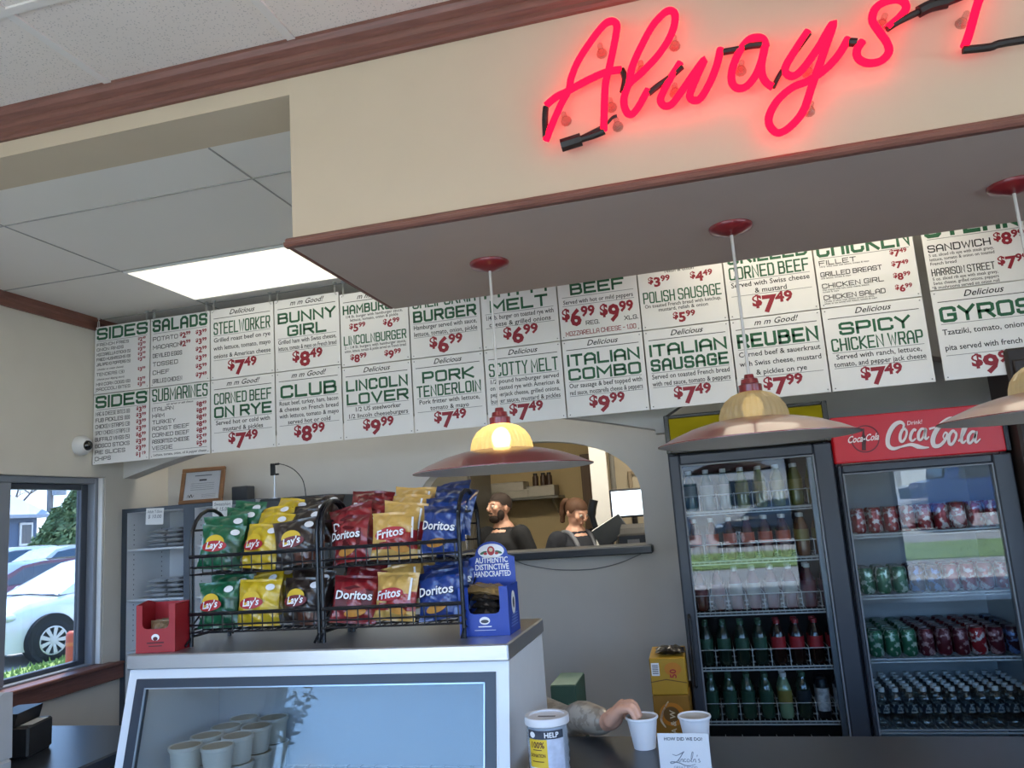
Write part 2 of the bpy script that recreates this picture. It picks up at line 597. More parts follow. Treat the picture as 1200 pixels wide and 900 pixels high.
GREYI = M('grey_ink', '#77797c', .6, noise=.02)
WHITEI = M('white_ink', '#e8e8ea', .5, noise=.01)
YELI = M('yellow_ink', '#d8b52c', .5, noise=.03)
REDB = M('red_print', '#a81f28', .45, noise=.04)

def struct(name, mb, mats, fix=True):
    return mb.build(name, mats, kind='structure', fix=fix)

# ------------------------------------------------------------------ room shell
XL, XR, YF, YB = -3.15, 3.4, -.9, 4.0
TILE = M('floor_tile', '#b8b0a5', .4, noise=.06, scale=3)
struct('floor', MB().box(XL - .15, XR + .15, YF - .15, 8.1, -.1, 0), TILE)
# left wall with the sliding window's opening
WY0, WY1, WZ0, WZ1 = 2.02, 3.50, .862, 1.835
m = MB()
m.box(XL - .13, XL, YF - .15, WY0, 0, 3.0).box(XL - .13, XL, WY1, 8.1, 0, 3.0)
m.box(XL - .13, XL, WY0, WY1, 0, WZ0).box(XL - .13, XL, WY0, WY1, WZ1, 3.0)
struct('wall_left', m, W_TAN)
m = MB().box(XR, XR + .15, YF - .15, -.6, 0, 3.0).box(XR, XR + .15, 1.7, 8.1, 0, 3.0).box(XR, XR + .15, -.6, 1.7, 0, .95).box(XR, XR + .15, -.6, 1.7, 2.3, 3.0)  # opening for an added, unseen window that brightens case side and left wall
struct('wall_right', m, W_TAN)
m = MB()
for a, b in ((-.6, -.55), (.52, .58), (1.65, 1.7)): m.box(XR + .05, XR + .11, a, b, .95, 2.3, .004)
for a, b in ((-.55, .52), (.58, 1.65)): m.box(XR + .05, XR + .11, a, b, .95, 1.0, .004).box(XR + .05, XR + .11, a, b, 2.25, 2.3, .004)
r4 = struct('added_window', m, M('bronze_aluminium', '#4b4f57', .4, metal=.5, noise=.04))
for a, b in ((-.55, .52), (.58, 1.65)): MB().box(XR + .077, XR + .083, a, b, 1.0, 2.25).build('pane', glass('window_glass', (.97, .98, .98), .04, .5), r4)
# front wall behind the camera, two wide windows
FZ0, FZ1 = .42, 2.4
m = MB()
m.box(XL, XR, YF - .15, YF, 0, FZ0).box(XL, XR, YF - .15, YF, FZ1, 3.0)
m.box(XL, -3.1, YF - .15, YF, FZ0, FZ1).box(.81, 1.66, YF - .15, YF, FZ0, FZ1)
struct('wall_front', m, W_TAN)
def front_window(name, x0, x1, bars):
    m = MB()
    for a, b in ((x0, x0 + .05), (x1 - .05, x1)): m.box(a, b, YF - .11, YF - .04, FZ0, FZ1, .004)
    m.box(x0 + .05, x1 - .05, YF - .11, YF - .04, FZ0, FZ0 + .05, .004).box(x0 + .05, x1 - .05, YF - .11, YF - .04, FZ1 - .05, FZ1, .004)
    for b in bars: m.box(b - .03, b + .03, YF - .11, YF - .04, FZ0 + .05, FZ1 - .05, .004)
    r = struct(name, m, M('bronze_aluminium', '#4b4f57', .4, metal=.5, noise=.04))
    MB().box(x0 + .05, x1 - .05, YF - .079, YF - .073, FZ0 + .05, FZ1 - .05).build('pane', glass('window_glass', (.97, .98, .98), .04, .5), r)
front_window('window_2', -3.1, .81, (-1.42,))
front_window('window_3', 1.66, 3.4, ())

# back wall with the arched pass-through
OX0, OX1, OZ = -1.555, -.33, 1.245
def arch_z(x):
    t = (x - (OX0 + OX1) / 2) / ((OX1 - OX0) / 2)
    return 1.555 + .305 * math.sqrt(max(0, 1 - abs(t) ** 2.3))
m = MB()
y0, y1 = YB, YB + .12
m.box(XL, OX0, y0, y1, 0, 3.0).box(OX1, XR, y0, y1, 0, 3.0).box(OX0, OX1, y0, y1, 0, OZ)
N = 28
xs = [OX0 + (OX1 - OX0) * (.5 - .5 * math.cos(pi * i / N)) for i in range(N + 1)]
for i in range(N):
    a, b = xs[i], xs[i + 1]
    m.add([(a, y0, arch_z(a)), (b, y0, arch_z(b)), (b, y0, 3), (a, y0, 3), (a, y1, arch_z(a)), (b, y1, arch_z(b)), (b, y1, 3), (a, y1, 3)],
          [(0, 1, 2, 3), (7, 6, 5, 4), (0, 4, 5, 1)])
struct('wall_back', m, W_GREY, fix=False)
struct('trim_6', MB().box(OX0 - .05, OX1 + .035, YB - .07, YB + .19, OZ, OZ + .042, .006), M('dark_ledge_laminate', '#3a3f45', .35, noise=.05))

# shallow arches that carry the wall above the alcoves
def arch_wall(m, x0, x1, zs, rise, y0, y1, top, jump=0.):
    n = 20
    f = lambda x: zs + jump + rise * (1 - ((x - (x0 + x1) / 2) / ((x1 - x0) / 2)) ** 2)
    for i in range(n):
        a = x0 + (x1 - x0) * i / n; b = x0 + (x1 - x0) * (i + 1) / n
        m.add([(a, y0, f(a)), (b, y0, f(b)), (b, y0, top), (a, y0, top), (a, y1, f(a)), (b, y1, f(b)), (b, y1, top), (a, y1, top)],
              [(0, 1, 2, 3), (7, 6, 5, 4), (0, 4, 5, 1)])
m = MB()
arch_wall(m, XL, -.205, 1.83, .2, 3.63, 3.73, 2.7)
m.box(-.205, -.162, 3.63, 3.73, 1.812, 2.7)
arch_wall(m, -.162, 1.36, 1.81, .22, 3.63, 3.73, 2.7, .075)
m.box(1.36, XR, 3.63, 3.73, 1.8, 2.7)
struct('wall_arches', m, W_GREY, fix=False)

# ceilings
def ceil_mat(name, col, spk):
    m = M(name, col, .9, noise=.04, scale=4, bump=.02, spec=.2)
    n = m.node_tree
    b = n.nodes['Principled BSDF']
    src = b.inputs['Base Color'].links[0].from_socket
    v = n.nodes.new('ShaderNodeTexVoronoi')
    v.inputs['Scale'].default_value = 130
    t = [q for q in n.nodes if q.type == 'TEX_COORD'][0]
    n.links.new(t.outputs['Object'], v.inputs['Vector'])
    r = n.nodes.new('ShaderNodeValToRGB')
    r.color_ramp.elements[0].position = .12
    r.color_ramp.elements[0].color = (spk, spk, spk, 1)
    r.color_ramp.elements[1].position = .3
    r.color_ramp.elements[1].color = (1, 1, 1, 1)
    n.links.new(v.outputs['Distance'], r.inputs[0])
    x = n.nodes.new('ShaderNodeMix')
    x.data_type = 'RGBA'
    x.blend_type = 'MULTIPLY'
    x.inputs['Factor'].default_value = 1
    n.links.new(src, x.inputs[6])
    n.links.new(r.outputs[0], x.inputs[7])
    n.links.new(x.outputs[2], b.inputs['Base Color'])
    return m
struct('ceiling', MB().box(XL, XR, YF, 1.80, 2.83, 2.93), ceil_mat('speckled_tile', '#e6ddd2', .6))
TB = M('white_tee_bar', '#e4ded6', .5, noise=.02)
m = MB()
for k_ in range(-4, 8):
    x = -.977 + .602 * k_
    if XL < x < XR: m.box(x - .012, x + .012, YF, 1.79, 2.824, 2.8299)
for k_ in range(0, 4):
    y = 1.395 - .602 * 2 * k_
    if y > YF: m.box(XL, XR, y - .012, y + .012, 2.8235, 2.8298)
struct('trim_1', m, TB)
struct('ceiling_kitchen', MB().box(XL, XR, 1.973, 7.9, 2.70, 2.83), M('smooth_tile', '#e4dfd7', .55, noise=.02, scale=2, spec=.4))
m = MB()
for x in (-2.472,): m.box(x - .0025, x + .0025, 1.974, YB, 2.697, 2.6999)
m.box(-1.4125, -1.4075, 1.974, 2.52, 2.6968, 2.6999)
for y in (2.213, 2.815, 3.43): m.box(XL, -1.02, y - .0025, y + .0025, 2.6965, 2.6999)
struct('trim_2', m, M('tile_seam', '#a3a19b', .7, noise=.02))
# header strip flush with the soffit's face
struct('wall_header', MB().box(XL, -1.02, 1.793, 1.973, 2.70, 2.83), W_CREAM)
# soffit over the counter
m = MB().box(-1.02, XR, 1.793, 2.49, 2.25, 2.83)
struct('soffit', m, W_CREAM)
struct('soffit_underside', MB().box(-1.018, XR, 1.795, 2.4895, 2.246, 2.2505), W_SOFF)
# wood mouldings
def mould(name, prof, x0, x1, y, z, mat=None):
    """profile points (out, up) run along X; out is towards the room"""
    m = MB().prism(prof, lambda a, b, d: (d, y - a, z + b), x0, x1)
    struct(name, m, mat or WOOD)
CROWN = [(0, 0), (.012, 0), (.018, .006), (.018, .018), (.03, .026), (.034, .04), (.034, .046), (.05, .056), (.058, .07), (.058, .08), (0, .08)]
mould('trim_3', CROWN, XL, XR, 1.793, 2.750)
BEADP = [(0, 0), (.016, 0), (.022, .005), (.022, .012), (.014, .016), (.014, .021), (.008, .028), (0, .028)]
mould('trim_4', BEADP, -1.036, XR, 1.793, 2.246)
struct('trim_10', MB().box(-1.036, -1.02, 1.793, 2.49, 2.246, 2.274, .004), WOODY)
m = MB().prism([(a, b) for a, b in [(0, 0), (.014, 0), (.014, .03), (.024, .04), (.024, .068), (0, .068)]], lambda a, b, d: (XL + a, d, 2.632 + b), 1.974, 3.63)
struct('trim_5', m, WOODY)
# chair rail on the left wall, which is also the window's sill board
m = MB().box(XL, XL + .03, 1.2, 3.62, .772, .85, .004).box(XL - .125, XL + .06, 1.95, 3.55, .848, .866, .004)
m.box(XL, XL + .035, 3.55, 3.62, .846, .858, .003)
struct('trim_7', m, WOODY)

# sliding window in the left wall
VIN = M('grey_vinyl', '#868b93', .4, noise=.03)
VIND = M('dark_vinyl', '#454b55', .4, noise=.03)
fx0, fx1 = XL - .115, XL - .035
m = MB()
m.box(fx0, fx1, WY1 - .035, WY1 - .001, WZ0 + .005, WZ1 - .001, .003).box(fx0, fx1, WY0 + .001, WY0 + .035, WZ0 + .005, WZ1 - .001, .003)
m.box(fx0, fx1, WY0 + .035, WY1 - .035, WZ1 - .032, WZ1 - .001, .003).box(fx0, fx1, WY0 + .035, WY1 - .035, WZ0 + .003, WZ0 + .014, .002)
win = struct('window_1', m, VIN)
def sash(nm, y0, y1, xa, xb, mat, st=.045):
    m = MB()
    z0, z1 = WZ0 + .0145, WZ1 - .033
    m.box(xa, xb, y0, y0 + .045, z0, z1, .003).box(xa, xb, y1 - st, y1, z0, z1, .003)
    m.box(xa, xb, y0 + .045, y1 - st, z0, z0 + .022, .003).box(xa, xb, y0 + .045, y1 - st, z1 - .03, z1, .003)
    s_ = m.build(nm, mat, win)
    MB().box((xa + xb) / 2 - .003, (xa + xb) / 2 + .003, y0 + .045, y1 - st, z0 + .022, z1 - .03).build('pane', glass('dimming_window_glass', (.60, .615, .63), .03, .5), s_)  # glass tint added to dim the bright view outdoors
sash('sash', WY0 + .036, 2.955, XL - .07, XL - .04, VIN, .085)
sash('sash', 2.90, WY1 - .036, XL - .112, XL - .078, VIND)
MB().box(XL - .034, XL - .004, WY1 - .016, WY1 - .002, WZ0 + .006, WZ1 - .002, .002).build('jamb_strip', M('white_trim', '#d6d5d1', .5, noise=.02), win)

# ------------------------------------------------------------------ fluorescent panel over the menus
lf = MB()
lx0, lx1, ly0, ly1 = -2.468, -1.255, 2.822, 3.33
for a in ((lx0, lx0 + .012, ly0, ly1), (lx1 - .012, lx1, ly0, ly1), (lx0 + .012, lx1 - .012, ly0, ly0 + .012), (lx0 + .012, lx1 - .012, ly1 - .012, ly1)):
    lf.box(a[0], a[1], a[2], a[3], 2.690, 2.6995, .002)
cl = lf.build('ceiling_light', WHITE)
tag(cl, 'lit rectangular fluorescent ceiling panel above the hanging menu boards', 'ceiling light')
MB().box(lx0 + .013, lx1 - .013, ly0 + .013, ly1 - .013, 2.692, 2.697).build('diffuser', emis('lit_diffuser', (1.0, .94, .76), .40, .10, (.3, 4, 1), 3), cl)
STRIP = emis('added_strip_diffuser', (1.0, .97, .92), 2.6, .05)
TROF = emis('added_dining_diffuser', (1.0, .82, .62), 1.0, .05)
def troffer(x0, x1, y0, y1, z, label, em):
    m = MB()
    for a in ((x0, x0 + .012, y0, y1), (x1 - .012, x1, y0, y1), (x0 + .012, x1 - .012, y0, y0 + .012), (x0 + .012, x1 - .012, y1 - .012, y1)): m.box(a[0], a[1], a[2], a[3], z - .01, z - .0005, .002)
    o = m.build('ceiling_light', WHITE)
    tag(o, label, 'ceiling light')
    MB().box(x0 + .013, x1 - .013, y0 + .013, y1 - .013, z - .008, z - .003).build('diffuser', em, o)
troffer(-.05, 1.16, 2.822, 3.33, 2.70, 'lit ceiling panel hidden behind the soffit above the CORNED BEEF board', emis('aisle_diffuser', (1.0, .90, .70), 1.0, .08))
troffer(-2.95, -1.75, 3.78, 3.93, 2.70, 'added unseen ceiling strip light behind the arches above the shelving unit', STRIP)  # both strips are added out of sight to brighten the back wall
troffer(-1.45, -.25, 3.78, 3.93, 2.70, 'added unseen ceiling strip light behind the arches above the pass-through', STRIP)
troffer(-2.18, -.98, -.40, .19, 2.82, 'added unseen dining ceiling panel over the left of the counter queue', TROF)  # dining panels are added out of view to brighten the interior
troffer(.24, 1.43, -.40, .19, 2.82, 'added unseen dining ceiling panel over the right of the counter queue', TROF)

# ------------------------------------------------------------------ hanging menu boards
MX = [-3.146, -2.791, -2.425, -2.051, -1.684, -1.316, -.952, -.578, -.205, .173, .550, .950]
BOARD = M('white_menu_board', '#e4e3e2', .3, noise=.015)
MZ0, MZM, MZT = 1.898, 2.276, 2.652
def NEW(L, k_):
    L[k_].append(MB())
    return L[k_][-1]
def CUR(L, k_): return L[k_][-1] if L[k_] else NEW(L, k_)
def F(x, y): return (x, -.0024, y)
def price(mb, s_, x, y, h, maxw=None):
    """$ and cents raised, main figure large; h = cap height of the figure"""
    a, c = s_.split('.')
    S = h / .7
    parts = [('$', S * .68, y + h * .42), (a, S, y), (c, S * .62, y + h * .52)]
    ws = [sum(glyph(q, .04)[2] for q in p[0]) * p[1] * 1.12 for p in parts]
    k_ = 1. if not maxw or sum(ws) < maxw else maxw / sum(ws)
    p_ = x - sum(ws) * k_ / 2
    for (t, sz, yy), wd in zip(parts, ws):
        text(mb, t, p_, yy, sz, F, 0, 'L', .04, 0, 1.12 * k_)
        p_ += wd * k_
def board(x0, x1, z0, z1, label, build, hooks=False):
    w_, h_ = x1 - x0 - .006, z1 - z0 - .004
    o = MB().box(-w_ / 2, w_ / 2, -.002, .002, 0, h_, .0008).build('menu_panel', BOARD)
    o.location = ((x0 + x1) / 2, 3.4, z0)
    tag(o, label, 'menu board', 'menu boards hanging over the counter')
    L = {k_: [] for k_ in ('heading', 'description', 'price', 'rule_line')}
    build(L, w_, h_)
    for k_, mat in (('heading', GREENI), ('description', INK), ('price', REDI), ('rule_line', GREYI)):
        for q in L[k_]:
            if q.v: q.build(k_, mat, o, fix=False)
    sc = MB()
    for sx_ in (-1, 1):
        for zz in (.012, h_ - .012):
            sc.disc((sx_ * (w_ / 2 - .012), -.0026, zz), .003, (0, -1, 0), 8)
    sc.build('rivet', GREYI, o, fix=False)
    if hooks:
        for sx_ in (-1, 1):
            hx = sx_ * (w_ / 2 - .02)
            hk = MB()
            hk.tube([(hx, 0, h_ - .012), (hx, -.006, h_ + .004), (hx, -.004, h_ + .03), (hx, .004, h_ + .034), (hx, .006, h_ + .01), (hx + .002, .002, h_ - .004)], .0022, 6)
            hk.tube([(hx, 0, h_ + .03), (hx, 0, 2.699 - z0)], .0018, 6)
            hk.box(hx - .009, hx + .009, -.006, .006, 2.6925 - z0, 2.6995 - z0, .001)
            hk.build('hook', M('pale_hook_wire', '#b9b9b6', .4, metal=.3, noise=.02), o)
    return o
def rule(L, w_, y, t=.0022, dark=False):
    (CUR(L, 'description') if dark else CUR(L, 'rule_line')).add([F(-w_ * .45, y), F(w_ * .45, y), F(w_ * .45, y + t), F(-w_ * .45, y + t)], [(0, 1, 2, 3)])
def std(script, heads, descs, prices, dsz=.036):
    def b(L, w_, h_):
        if script:
            text(CUR(L, 'description'), script, 0, h_ * .905, h_ * .10, F, shear=.38, sx_=1.05)
            rule(L, w_, h_ * .865, .003, True)
        nh, nd = len(heads), len(descs)
        top = .845
        hh = .21 if nh == 1 else .188
        for i, t in enumerate(heads):
            sqtext(NEW(L, 'heading'), t, 0, h_ * (top - hh * (i + 1)), w_ * .9, h_ * (hh - .033), F, 0, .2, natural=1.32)
        y = top - hh * nh - .02
        rule(L, w_, h_ * y)
        gap = (y - .27) / max(nd, 1)
        for i, t in enumerate(descs):
            text(CUR(L, 'description'), t, 0, h_ * (y - gap * (i + .5)) - h_ * .03, h_ * min(.088, gap * .95), F, maxw=w_ * .9)
        rule(L, w_, h_ * .265)
        n = len(prices)
        for i, p_ in enumerate(prices):
            price(NEW(L, 'price'), p_, w_ * (i - (n - 1) / 2) * .48, h_ * .045, h_ * .19, w_ * (.72 if n == 1 else .44))
    return b
def lst(head, rows, foot=None, sub=None, two=False):
    def b(L, w_, h_):
        sqtext(NEW(L, 'heading'), head, 0, h_ * .80, w_ * .93, h_ * .18, F, 0, .2)
        rule(L, w_, h_ * .775)
        y = .765
        if sub:
            text(CUR(L, 'description'), sub, 0, h_ * .735, h_ * .042, F, maxw=w_ * .85, shear=.2); y = .735
        bot = .10 if foot else .03
        g = (y - bot) / len(rows)
        for i, r in enumerate(rows):
            yy = h_ * (y - g * (i + 1)) + h_ * g * .2
            sz = min(.062, g * .62)
            if r[1]:
                sqtext(CUR(L, 'description'), r[0], -w_ * .46, yy, w_ * (.62 if not two else .5), h_ * sz, F, 0, .15, 'L', natural=1.25)
                n = len(r) - 1
                for j, p_ in enumerate(r[1:]):
                    price(NEW(L, 'price'), p_, w_ * (.36 - (n - 1 - j) * .27), yy - h_ * .004, h_ * min(.075, g * .75), w_ * .24)
            else:
                text(CUR(L, 'description'), r[0], -w_ * .45, yy + h_ * .01, h_ * sz * .9, F, align='L', maxw=w_ * .6, shear=.15)
        if foot: rule(L, w_, h_ * .095); text(CUR(L, 'description'), foot, 0, h_ * .035, h_ * .048, F, maxw=w_ * .88, shear=.1)
    return b
def duo(items, top=.96, script=None):
    """several dishes on one board: heading, small lines, prices"""
    def b(L, w_, h_):
        y = top
        if script:
            text(CUR(L, 'description'), script, 0, h_ * .905, h_ * .1, F, shear=.38); rule(L, w_, h_ * .875, .003, True); y = .86
        each = (y - .02) / len(items)
        for hd, ds, ps in items:
            NEW(L, 'description')
            sqtext(NEW(L, 'heading'), hd, 0, h_ * (y - each * .36), w_ * .92, h_ * each * .30, F, 0, .18, natural=1.3)
            for i, d in enumerate(ds):
                text(CUR(L, 'description'), d, 0, h_ * (y - each * (.48 + .12 * i)), h_ * each * .13, F, maxw=w_ * .9)
            for j, p_ in enumerate(ps):
                price(NEW(L, 'price'), p_, w_ * (j - (len(ps) - 1) / 2) * .5, h_ * (y - each * .93), h_ * each * .235)
            y -= each
    return b
def side_priced(head, rows, hh=.2):
    def b(L, w_, h_):
        text(CUR(L, 'description'), 'Delicious', 0, h_ * .905, h_ * .10, F, shear=.38)
        rule(L, w_, h_ * .865, .003, True)
        sqtext(NEW(L, 'heading'), head, 0, h_ * .60, w_ * .94, h_ * .23, F, 0, .2)
        rule(L, w_, h_ * .58)
        y = .57
        g = (y - .02) / len(rows)
        for t, ds, p_ in rows:
            NEW(L, 'description')
            sqtext(CUR(L, 'description'), t, -w_ * .46, h_ * (y - g * .5), w_ * .62, h_ * min(.085, g * .42), F, 0, .16, 'L', natural=1.5)
            for i, d in enumerate(ds):
                text(CUR(L, 'description'), d, -w_ * .46, h_ * (y - g * (.68 + .18 * i)), h_ * min(.05, g * .2), F, align='L', maxw=w_ * .64)
            price(NEW(L, 'price'), p_, w_ * .34, h_ * (y - g * .55), h_ * min(.13, g * .55), w_ * .3)
            y -= g
    return b
boards = [
 (lst('SIDES', [('FRENCH FRIES', '2.49'), ('ONION RINGS', '3.99'), ('MOZZARELLA STICKS (5)', '3.99'), ('FRIED MUSHROOMS (8)', '3.99'), ('JALAPENO POPPERS (5)', '3.99'), ('(cheddar or cream cheese)', ''), ('TENDERS (3)', '3.99'), ('(choose your dipping sauce)', ''), ('MINI CORN DOGS (8)', '3.99'), ('BROCCOLI BITES', '3.99')]),
  'white menu panel reading SIDES, upper board at the left wall',
  lst('SIDES', [('MAC & CHEESE BITES (8)', '3.99'), ('FUB PICKLES (8)', '3.99'), ('CHICKEN STRIPS (3)', '3.99'), ('SPICY CHICKEN STRIPS (3)', '3.99'), ('BUFFALO WINGS (5)', '6.99'), ('BOSCO STICKS', '3.99'), ('PIE SLICES', '3.99'), ('CHIPS', '1.19')]),
  'white menu panel reading SIDES, lower board above the white camera'),
 (lst('SALADS', [('POTATO', '2.99', '3.99'), ('MACARONI', '2.99', '3.99'), ('DEVILED EGGS', '2.99'), ('TOSSED', '3.99'), ('CHEF', '5.99'), ('GRILLED CHICKEN', '7.49')], two=True),
  'white menu panel reading SALADS in green',
  lst('SUBMARINES', [('ITALIAN', '8.49'), ('HAM', '8.49'), ('TURKEY', '8.49'), ('ROAST BEEF', '8.49'), ('CORNED BEEF', '8.49'), ('ASSORTED CHEESE', '5.49'), ('VEGGIE', '5.49')], 'Lettuce, tomato, onion, oil & pepper cheese', 'ask server or add cheese'),
  'white menu panel reading SUBMARINES in green'),
 (std('Delicious', ['STEELWORKER'], ['Grilled roast beef on rye', 'with lettuce, tomato, mayo', 'onions & American cheese'], ['7.49']), 'white menu panel reading STEELWORKER with a red $7.49',
  std('m m Good!', ['CORNED BEEF', 'ON RYE'], ['Served hot or cold with', 'mustard & pickles'], ['7.49']), 'white menu panel reading CORNED BEEF ON RYE'),
 (std('m m Good!', ['BUNNY', 'GIRL'], ['Grilled ham with Swiss cheese,', 'lettuce, tomato & mayo on French bread'], ['8.49']), 'white menu panel reading BUNNY GIRL with a red $8.49',
  std('m m Good!', ['CLUB'], ['Roast beef, turkey, ham, bacon', '& cheese on French bread', 'with lettuce, tomato & mayo', 'served hot or cold'], ['8.99']), 'white menu panel reading CLUB with a red $8.99'),
 (duo([('HAMBURGER', ['1/4 lb. burger with hamburger sauce,', 'lettuce, tomato, onion & pickle'], ['5.99', '6.99']), ('LINCOLNBURGER', ['2 - 1/4 lb. burgers with hamburger sauce,', 'onion, lettuce, tomato & pickle served on French bread'], ['8.99', '9.99'])], script='m m Good!'), 'white menu panel reading HAMBURGER and LINCOLNBURGER, partly behind soffit',
  std('Delicious', ['LINCOLN', 'LOVER'], ['1/2 US steelworker', '1/2 lincoln cheeseburgers'], ['9.99']), 'white menu panel reading LINCOLN LOVER with a red $9.99'),
 (std('Delicious', ['CALIFORNIA', 'BURGER'], ['Hamburger served with sauce,', 'lettuce, tomato, onion, pickle'], ['6.99']), 'white menu panel reading BURGER with a red $6.99',
  std('Delicious', ['PORK', 'TENDERLOIN'], ['Pork fritter with lettuce,', 'tomato & mayo'], ['7.49']), 'white menu panel reading PORK TENDERLOIN'),
 (std('Delicious', ['PATTY', 'MELT'], ['1/4 lb. burger on toasted rye with', 'cheese & grilled onions'], ['6.99']), 'white menu panel reading MELT with a red $6.99',
  std('Delicious', ['SCOTTY MELT'], ['1/2 pound hamburger served', 'on toasted rye with American &', 'pepperjack cheese, grilled onions,', 'burger sauce, mustard & pickles'], ['7.49']), 'white menu panel reading SCOTTY MELT behind the lit pendant'),
 (None, 'white menu panel reading BEEF with REG. and XLG. prices',
  std('Delicious', ['ITALIAN', 'COMBO'], ['Our sausage & beef topped with', 'red sauce, mozzarella cheese & peppers'], ['9.99']), 'white menu panel reading ITALIAN COMBO'),
 (duo([('HOT DOG', ['Beef hot dog with ketchup, mustard,', 'relish & onion'], ['3.99', '4.49']), ('POLISH SAUSAGE', ['On toasted French bread with ketchup,', 'mustard, relish & onion'], ['5.99'])]), 'white menu panel reading POLISH SAUSAGE',
  std('Delicious', ['ITALIAN', 'SAUSAGE'], ['Served on toasted French bread', 'with red sauce, tomato & peppers'], ['7.49']), 'white menu panel reading ITALIAN SAUSAGE'),
 (std('Delicious', ['GRILLED', 'CORNED BEEF'], ['Served with Swiss cheese', '& mustard'], ['7.49']), 'white menu panel reading CORNED BEEF, half behind soffit',
  std('m m Good!', ['REUBEN'], ['Corned beef & sauerkraut', 'with Swiss cheese, mustard', '& pickles on rye'], ['7.99']), 'white menu panel reading REUBEN above the yellow-topped cooler'),
 (side_priced('CHICKEN', [('FILLET', ['1/4 lb. white meat with lettuce, tomato & mayo'], '7.49'), ('GRILLED BREAST', ['with lettuce, tomato & mayo'], '7.49'), ('CHICKEN GIRL', ['Filet topped with ham, Swiss cheese, lettuce,', 'tomato & mayo'], '8.99'), ('CHICKEN SALAD', ['Chunks of white meat chicken served on white,', 'wheat or rye served with lettuce, tomato & mayo'], '6.99')]), 'white menu panel reading CHICKEN with four red prices',
  std('Delicious', ['SPICY', 'CHICKEN WRAP'], ['Served with ranch, lettuce,', 'tomato, and pepper jack cheese'], ['7.49']), 'white menu panel reading SPICY CHICKEN WRAP'),
 (side_priced('STEAK', [('SANDWICH', ['5 oz. sliced rib eye with steak gravy,', 'lettuce, tomato & onion on toasted', 'French bread'], '8.99'), ('HARRISON STREET', ['5 oz. sliced rib eye with steak gravy,', 'Swiss cheese, grilled onions, peppers', '& mushrooms served on onion roll'], '7.99')], .24), 'white menu panel reading STEAK SANDWICH and HARRISON STREET',
  std('Delicious', ['GYROS'], ['Tzatziki, tomato, onion on', 'pita served with french fries'], ['9.99']), 'white menu panel reading GYRO above the red-topped cooler'),
]
def beef(L, w_, h_):
    text(CUR(L, 'description'), 'Delicious', 0, h_ * .905, h_ * .10, F, shear=.38)
    rule(L, w_, h_ * .865, .003, True)
    sqtext(NEW(L, 'heading'), 'ITALIAN', 0, h_ * .715, w_ * .9, h_ * .135, F, 0, .2, natural=1.3)
    sqtext(NEW(L, 'heading'), 'BEEF', 0, h_ * .555, w_ * .9, h_ * .145, F, 0, .2, natural=1.3)
    rule(L, w_, h_ * .53)
    text(CUR(L, 'description'), 'Served with hot or mild peppers', 0, h_ * .445, h_ * .075, F, maxw=w_ * .88)
    rule(L, w_, h_ * .42)
    price(NEW(L, 'price'), '6.99', -w_ * .26, h_ * .17, h_ * .20, w_ * .42)
    price(NEW(L, 'price'), '9.99', w_ * .22, h_ * .17, h_ * .20, w_ * .42)
    sqtext(CUR(L, 'description'), 'REG.', -w_ * .09, h_ * .155, w_ * .17, h_ * .055, F, 0, .16)
    sqtext(CUR(L, 'description'), 'XLG.', w_ * .39, h_ * .155, w_ * .17, h_ * .055, F, 0, .16)
    sqtext(NEW(L, 'price'), 'MOZZARELLA CHEESE - 1.00', 0, h_ * .04, w_ * .88, h_ * .06, F, 0, .14, gap=1.2)
for i, (up, ul, lo, ll) in enumerate(boards):
    a, b = (MX[i], MX[i + 1]) if i < 11 else (.978, 1.365)
    mid = MZM if i < 4 or i == 11 else 2.258
    board(a, b, mid, mid + .376, ul, up or beef, True)
    board(a, b, MZ0, mid, ll, lo)

